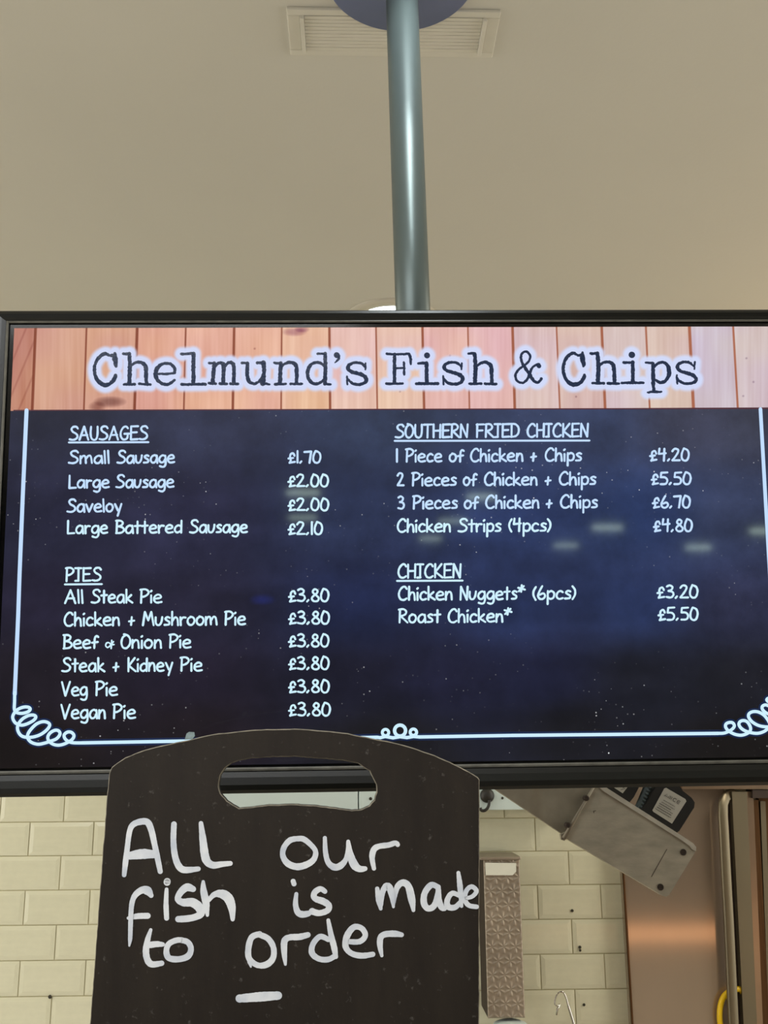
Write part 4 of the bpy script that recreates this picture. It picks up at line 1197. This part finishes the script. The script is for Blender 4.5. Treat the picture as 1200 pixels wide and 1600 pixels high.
# white bottle top under it
p = on_y(797, 1596, EY + .02)
btl = thing('soap_bottle', p - Vector((0, 0, .20)), 'rounded white bottle top just under the embossed dispenser', 'bottle')
mb = MB(); mb.lathe(p, (0, 0, -1), [(.0004, -.004), (.03, -.003), (.048, .004), (.058, .016), (.062, .04), (.062, .20), (.0005, .2)], 32); mb.build('bottle_body', M['white_cab'], btl, smooth=True)
mb = MB(); mb.box((p.x, (p.y + .05 + WALL_Y - .009) / 2, p.z - .12), .05, WALL_Y - .009 - p.y - .05, .12, None, bev=.002); mb.build('wall_bracket', M['steel_edge'], btl)

# ------------------------------------------------------------------ stainless cabinet on the right
SY = WALL_Y - 0.06
def sy_(x, y, d=0.0): return on_y(x, y, SY - d)


xa, xh = sy_(982, 1480).x, sy_(1152, 1480).x
ztp = sy_(1050, 1150).z
fridge = thing('steel_cabinet', (sy_(1120, 1480).x, WALL_Y, 0), 'tall brushed stainless cabinet standing right of the tiles', 'cabinet')
mb = MB(); mb.box(((xa + xh) / 2, (SY + WALL_Y) / 2 - .002, (ztp + .05) / 2), xh - xa, WALL_Y - SY - .004, ztp - .05, None, bev=.002); mb.build('door_panel', M['steel'], fridge)
mb = MB(); mb.box((xa - .003, SY - .001, (ztp + .05) / 2), .006, .010, ztp - .05, None, bev=.001); o = mb.build('edge_strip', M['copper'], fridge)
# bar handle with a rounded top return
hl = [(1146, 1240), (1139, 1241), (1133, 1247), (1129.5, 1257), (1129.5, 1275), (1131, 1300), (1134.5, 1370), (1138.5, 1440), (1146, 1600), (1151, 1700)]
dep = [.0, .014, .030, .038, .040, .040, .040, .040, .040, .040]
mb = MB()
pts = [sy_(x, y, d) for (x, y), d in zip(hl, dep)]
wv, wd = 0.0155, 0.009
vs, fs = [], []
for i, p in enumerate(pts):
    t = (pts[min(i + 1, len(pts) - 1)] - pts[max(i - 1, 0)]).normalized()
    sx = Vector((0, -1, 0)).cross(t).normalized(); nn = t.cross(sx).normalized()
    for k in range(12):
        th = 2 * math.pi * k / 12
        cx_ = math.copysign(abs(math.cos(th)) ** .5, math.cos(th)); sn = math.copysign(abs(math.sin(th)) ** .5, math.sin(th))
        vs.append(p + sx * (cx_ * wv) + nn * (sn * wd))
for i in range(len(pts) - 1):
    for k in range(12):
        k2 = (k + 1) % 12
        fs.append((i * 12 + k, i * 12 + k2, (i + 1) * 12 + k2, (i + 1) * 12 + k))
fs.append(tuple(range(12))); fs.append(tuple(range((len(pts) - 1) * 12, len(pts) * 12)))
obj('handle', vs, fs, M['satin'], fridge, smooth=True)
mb = MB(); c0, c1 = sy_(1144, 1242, .004), sy_(1161, 1720, .004)
def strip(mb, xt0, xt1, yt, xb0, xb1, yb_, d, th, mi=0):
    mb.slab([sy_(xb0, yb_, d), sy_(xb1, yb_, d), sy_(xt1, yt, d), sy_(xt0, yt, d)], Vector((0, -1, 0)), th, mi)


mb = MB(); strip(mb, 1136, 1146, 1243, 1158, 1168, 1720, .008, .012); mb.build('shaded_gap', M['dark_gap'], fridge)  # dark strip standing in for the shade between handle and post
mb = MB(); strip(mb, 1143.5, 1167, 1237, 1168, 1188, 1720, .032, .060); mb.build('frame_post', M['satin'], fridge)
mb = MB(); strip(mb, 1167, 1177, 1237, 1188, 1197, 1720, .026, .054); mb.build('post_edge', M['steel_edge'], fridge)
mb = MB(); strip(mb, 1177, 1185, 1250, 1197, 1208, 1720, .010, .040); mb.build('post_return', M['copper'], fridge)  # brown colour stands in for the shadow beside the post
mb = MB(); strip(mb, 1185, 1300, 1240, 1208, 1330, 1720, -.02, .025); mb.build('recess_back', M['copper'], fridge)
mb = MB(); strip(mb, 1188, 1196, 1252, 1206, 1213, 1720, .0, .02); mb.build('recess_rail', M['satin'], fridge)
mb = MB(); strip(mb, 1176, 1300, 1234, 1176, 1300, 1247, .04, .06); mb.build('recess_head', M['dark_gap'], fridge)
mb = MB(); strip(mb, 1060, 1300, 1180, 1066, 1300, 1233, .045, .065); mb.build('top_rail', M['steel_edge'], fridge)

# yellow hose hung over the handle
hs = catmull([(1134, 1668), (1129, 1620), (1124.5, 1592), (1126, 1570), (1132, 1556), (1142, 1548.5), (1152, 1545.5), (1158, 1547), (1161, 1552)], 5)
n_ = len(hs)
mb = MB()
mb.tube([on_y(x, y, SY - .018 + .0 * i) for i, (x, y) in enumerate(hs)], 4.2 * k_, 14)
o = mb.build('yellow_hose', M['yellow'], None, smooth=True); tag(o, 'yellow rubber hose looped behind the steel handle', 'hose')

# ------------------------------------------------------------------ gooseneck tap
ty = WALL_Y - .10
tap = thing('tap', on_y(905, 1640, ty), 'slim chrome gooseneck tap in front of the tiles, at the bottom edge', 'tap')
mb = MB(); mb.tube([on_y(x, y, ty) for x, y in catmull([(866.5, 1569), (868, 1560), (871.5, 1552.5), (876.5, 1549.5), (881, 1551.5), (884.5, 1559), (888, 1572), (893, 1588), (898, 1606), (905, 1640)], 5)], [.0022] * 15 + [.0030] * 15 + [.0042] * 16, 12)
mb.build('spout', M['chrome'], tap, smooth=True)
mb = MB(); mb.tube([on_y(875, 1569, ty), on_y(871, 1577, ty), on_y(869.5, 1586, ty)], [.003, .0035, .0025], 12); mb.build('spray_nozzle', M['chrome'], tap, smooth=True)
mb = MB(); mb.tube([on_y(866.5, 1569, ty), on_y(870, 1572, ty), on_y(875, 1569, ty)], .002, 10); mb.build('hook_joint', M['chrome'], tap, smooth=True)
p = on_y(905, 1640, ty); mb = MB(); mb.lathe(p, (0, 0, -1), [(.008, 0), (.014, .004), (.014, .05), (.02, .055), (.02, .065)], 24); mb.build('tap_base', M['chrome'], tap, smooth=True)
mb = MB(); mb.box((p.x, ty + .02, p.z - .085), .16, .14, .04, None, bev=.004); mb.build('sink_ledge', M['steel_edge'], tap)

# ------------------------------------------------------------------ slanting metal arm with the plug adaptors, behind the screen
AY = 1.62
NY = Vector((0, -1, 0))
def ay(x, y, d=0.0): return on_y(x, y, AY - d)


arm = thing('metal_arm', ay(930, 1270), 'dusty grey metal plate slanting down from behind the television', 'bracket')
mb = MB(); mb.slab([ay(*c) for c in ((881, 1308), (1036, 1400), (1041, 1401.5), (1046, 1398), (1086.5, 1331), (1087, 1324), (1083, 1319), (1068, 1309), (945, 1232), (934, 1225), (881, 1308))], NY, .028)
mb.build('end_plate', M['galv'], arm)
mb = MB(); mb.slab([ay(*c, .0025) for c in ((944, 1237), (1064, 1312), (1078, 1322), (1081, 1327), (1087.5, 1330), (1088, 1323.5), (1083, 1317.5), (1068, 1307.5), (945, 1229), (938, 1225), (938, 1232))], NY, .006)
mb.build('rolled_edge', M['galv_edge'], arm)
mb = MB(); mb.slab([ay(*c, .001) for c in ((1077, 1323), (1084, 1329), (1045, 1396), (1040, 1393))], NY, .003)
mb = MB(); mb.slab([ay(*c, -.004) for c in ((760, 1224), (880, 1304), (930, 1228), (905, 1175), (700, 1175))], NY, .022)
mb.build('upper_plate', M['galv2'], arm)
mb = MB(); mb.tube([ay(930, 1226, .002), ay(905, 1268, .003), ay(881, 1310, .004)], [.0022, .0022, .0035], 10); mb.build('hinge_rod', M['galv2'], arm, smooth=True)
mb = MB(); mb.slab([ay(*c, .004) for c in ((876, 1304), (884, 1300), (887, 1306), (882, 1314), (877, 1312))], NY, .01); mb.build('hinge_tab', M['galv2'], arm)
for (x, y, r_) in ((915.5, 1247, 4.4), (886.5, 1289, 4.2)):
    mb = MB(); mb.lathe(ay(x, y, .002), (0, -1, 0), [(r_ * .001, -.004), (r_ * .001, .004), (r_ * .0007, .006), (.0001, .006)], 14); mb.build('hinge_screw', M['rust'], arm)
for (x, y) in ((1067.5, 1331.5), (1032, 1386)):
    mb = MB(); r_ = 4.6; mb.lathe(ay(x, y, .0), (0, -1, 0), [(r_ * .001, -.002), (r_ * .00105, .0012), (r_ * .0008, .0016), (r_ * .0007, .0009), (.0001, .0009)], 16); mb.build('corner_screw', M['rust'], arm)
mb = MB()
ribbon(mb, [np.array((1042.0, 1327)), np.array((1030, 1348)), np.array((1018, 1370))], [.9, .8, .9], lambda x, y: ay(x, y, .0004)); mb.build('score_line', M['rust'], arm)
mb = MB()
ribbon(mb, [np.array((928.0, 1270)), np.array((927.6, 1267.5)), np.array((931, 1266.8))], [1.2, 1.2, .8], lambda x, y: ay(x, y, .0004)); mb.build('scratch', M['rust'], arm)
# hanger strap linking the arm to the back of the television
mb = MB(); top = P(uL + .62 * (uR - uL), vB + .09, -0.06)
e0, e1 = ay(840, 1195, -.014), top
mb.tube([e0, (e0 + e1) / 2 + Vector((0, .02, .01)), e1], .008, 10); mb.build('hanger_strap', M['back'], arm)


def adaptor(poly, lab, label, name='plug_adaptor'):
    root = thing(name, ay(*poly[0], -.03), label, 'plug adaptor')
    mb = MB(); pl = [ay(*c, -.029) for c in poly]
    c_ = sum(pl, Vector()) / len(pl)
    inn = [c_ + (p - c_) * .96 + Vector((0, -.004, 0)) for p in pl]
    k = len(pl)
    mb.add(pl + inn + [p + Vector((0, .035, 0)) for p in pl], [tuple(range(k, 2 * k)), tuple(range(3 * k - 1, 2 * k - 1, -1))] + [(i, (i + 1) % k, k + (i + 1) % k, k + i) for i in range(k)] + [((i + 1) % k, i, 2 * k + i, 2 * k + (i + 1) % k) for i in range(k)])
    mb.build('adaptor_body', M['black'], root)
    mb = MB(); mb.slab([ay(*c, -.0245) for c in lab], NY, .0006); lb_ = mb.build('rating_label', M['label'], root)
    return root, lb_


r1, l1 = adaptor([(1000, 1267), (1057, 1301.5), (1061, 1299), (1084.5, 1262), (1085.5, 1254), (1080, 1246), (1066, 1235), (1058, 1222), (1050, 1205), (1036, 1205)], [(1019.5, 1266), (1021, 1268.5), (1050, 1287), (1072.5, 1252), (1071, 1248.5), (1041, 1231), (1038, 1232)], 'black plug adaptor with a square silver label, right of the pair')
# tiny print on the label, along its slant
ex, eyv = np.array((0.862, 0.507)), np.array((0.507, -0.862))


def lp(s, t): return np.array((1020.5, 1266.0)) + ex * s + eyv * t


mb = MB()
tb = lambda x, y: ay(x, y, -.0238)
for (t, a_, b2, w) in ((4, 2, 30, .8), (7.5, 3, 28, 1.0), (11, 4, 29, .7), (14.5, 3, 24, 1.0), (18, 5, 28, .7), (22, 6, 26, .7)):
    s = a_
    while s < b2:
        l = random.uniform(1.2, 3.4)
        ribbon(mb, [lp(s, t), lp(min(s + l, b2), t + random.uniform(-.3, .3))], [w, w], tb, joints=False); s += l + .9
for (s, t) in ((18, 31), (25, 31)):
    ribbon(mb, [lp(s + 3 + 2.6 * math.cos(k), t + 2.6 * math.sin(k)) for k in np.linspace(.9, 5.4, 9)], [.9] * 9, tb)
ribbon(mb, [lp(26.5, 31), lp(29.5, 31)], [.8, .8], tb)
for s in (4, 9.5):
    ribbon(mb, [lp(s, 29), lp(s + 2, 33), lp(s + 4, 29), lp(s, 29)], [.7] * 4, tb)
ribbon(mb, [lp(13, 29), lp(13, 33)], [.8, .8], tb); ribbon(mb, [lp(15.2, 29), lp(15.2, 33)], [.8, .8], tb)
mb.build('fine_print', M['ink'], l1)
mb = MB()
for k in range(9):
    t = k / 8
    q = (1011 + t * 14 - 0, 1258 - t * 42)
    mb.lathe(ay(q[0] - 9, q[1] + 3, -.035), (math.sin(.5), 0, math.cos(.5)), [(.0052, -.0022), (.0066, 0), (.0052, .0022)], 12)
mb.tube([ay(994, 1268, -.035), ay(1016, 1216, -.035)], .0050, 12)
mb.build('ribbed_sleeve', M['cable'], r1)
r2, l2 = adaptor([(930, 1222), (983, 1254.5), (990, 1246), (999, 1229), (1008, 1205), (930, 1205)], [(957, 1229), (973, 1239.5), (982, 1228), (988, 1216), (965, 1212)], 'black plug adaptor mostly hidden above the plate, left of the pair')
mb = MB()
for (xq, yq) in ((968, 1228), (973, 1231), (970, 1234)):
    ribbon(mb, [np.array((xq, yq)), np.array((xq + 7, yq + 4.2 - 6))], [.8, .8], tb, joints=False)
mb.build('fine_print', M['ink'], l2)

# ------------------------------------------------------------------ heat lamp over the fryer range (mirrors in the steel as a warm band)
d = ray(1050, 1459); p = CAM + d * ((SY - CAM.y) / d.y); r = Vector((d.x, -d.y, d.z)).normalized()
LY = 1.42
q = p + r * ((LY - p.y) / r.y)
lampo = thing('heat_lamp', (q.x, LY, q.z), 'long glowing heat lamp under the counter on the staff side', 'heat lamp')
mb = MB(); mb.box((q.x, LY, q.z), 1.5, .02, .055, None, bev=.004); mb.build('glowing_tube', M['heat'], lampo)
mb = MB(); mb.box((q.x, LY - .06, q.z), 1.56, .10, .11, None, bev=.004); mb.build('reflector_housing', M['steel_edge'], lampo)
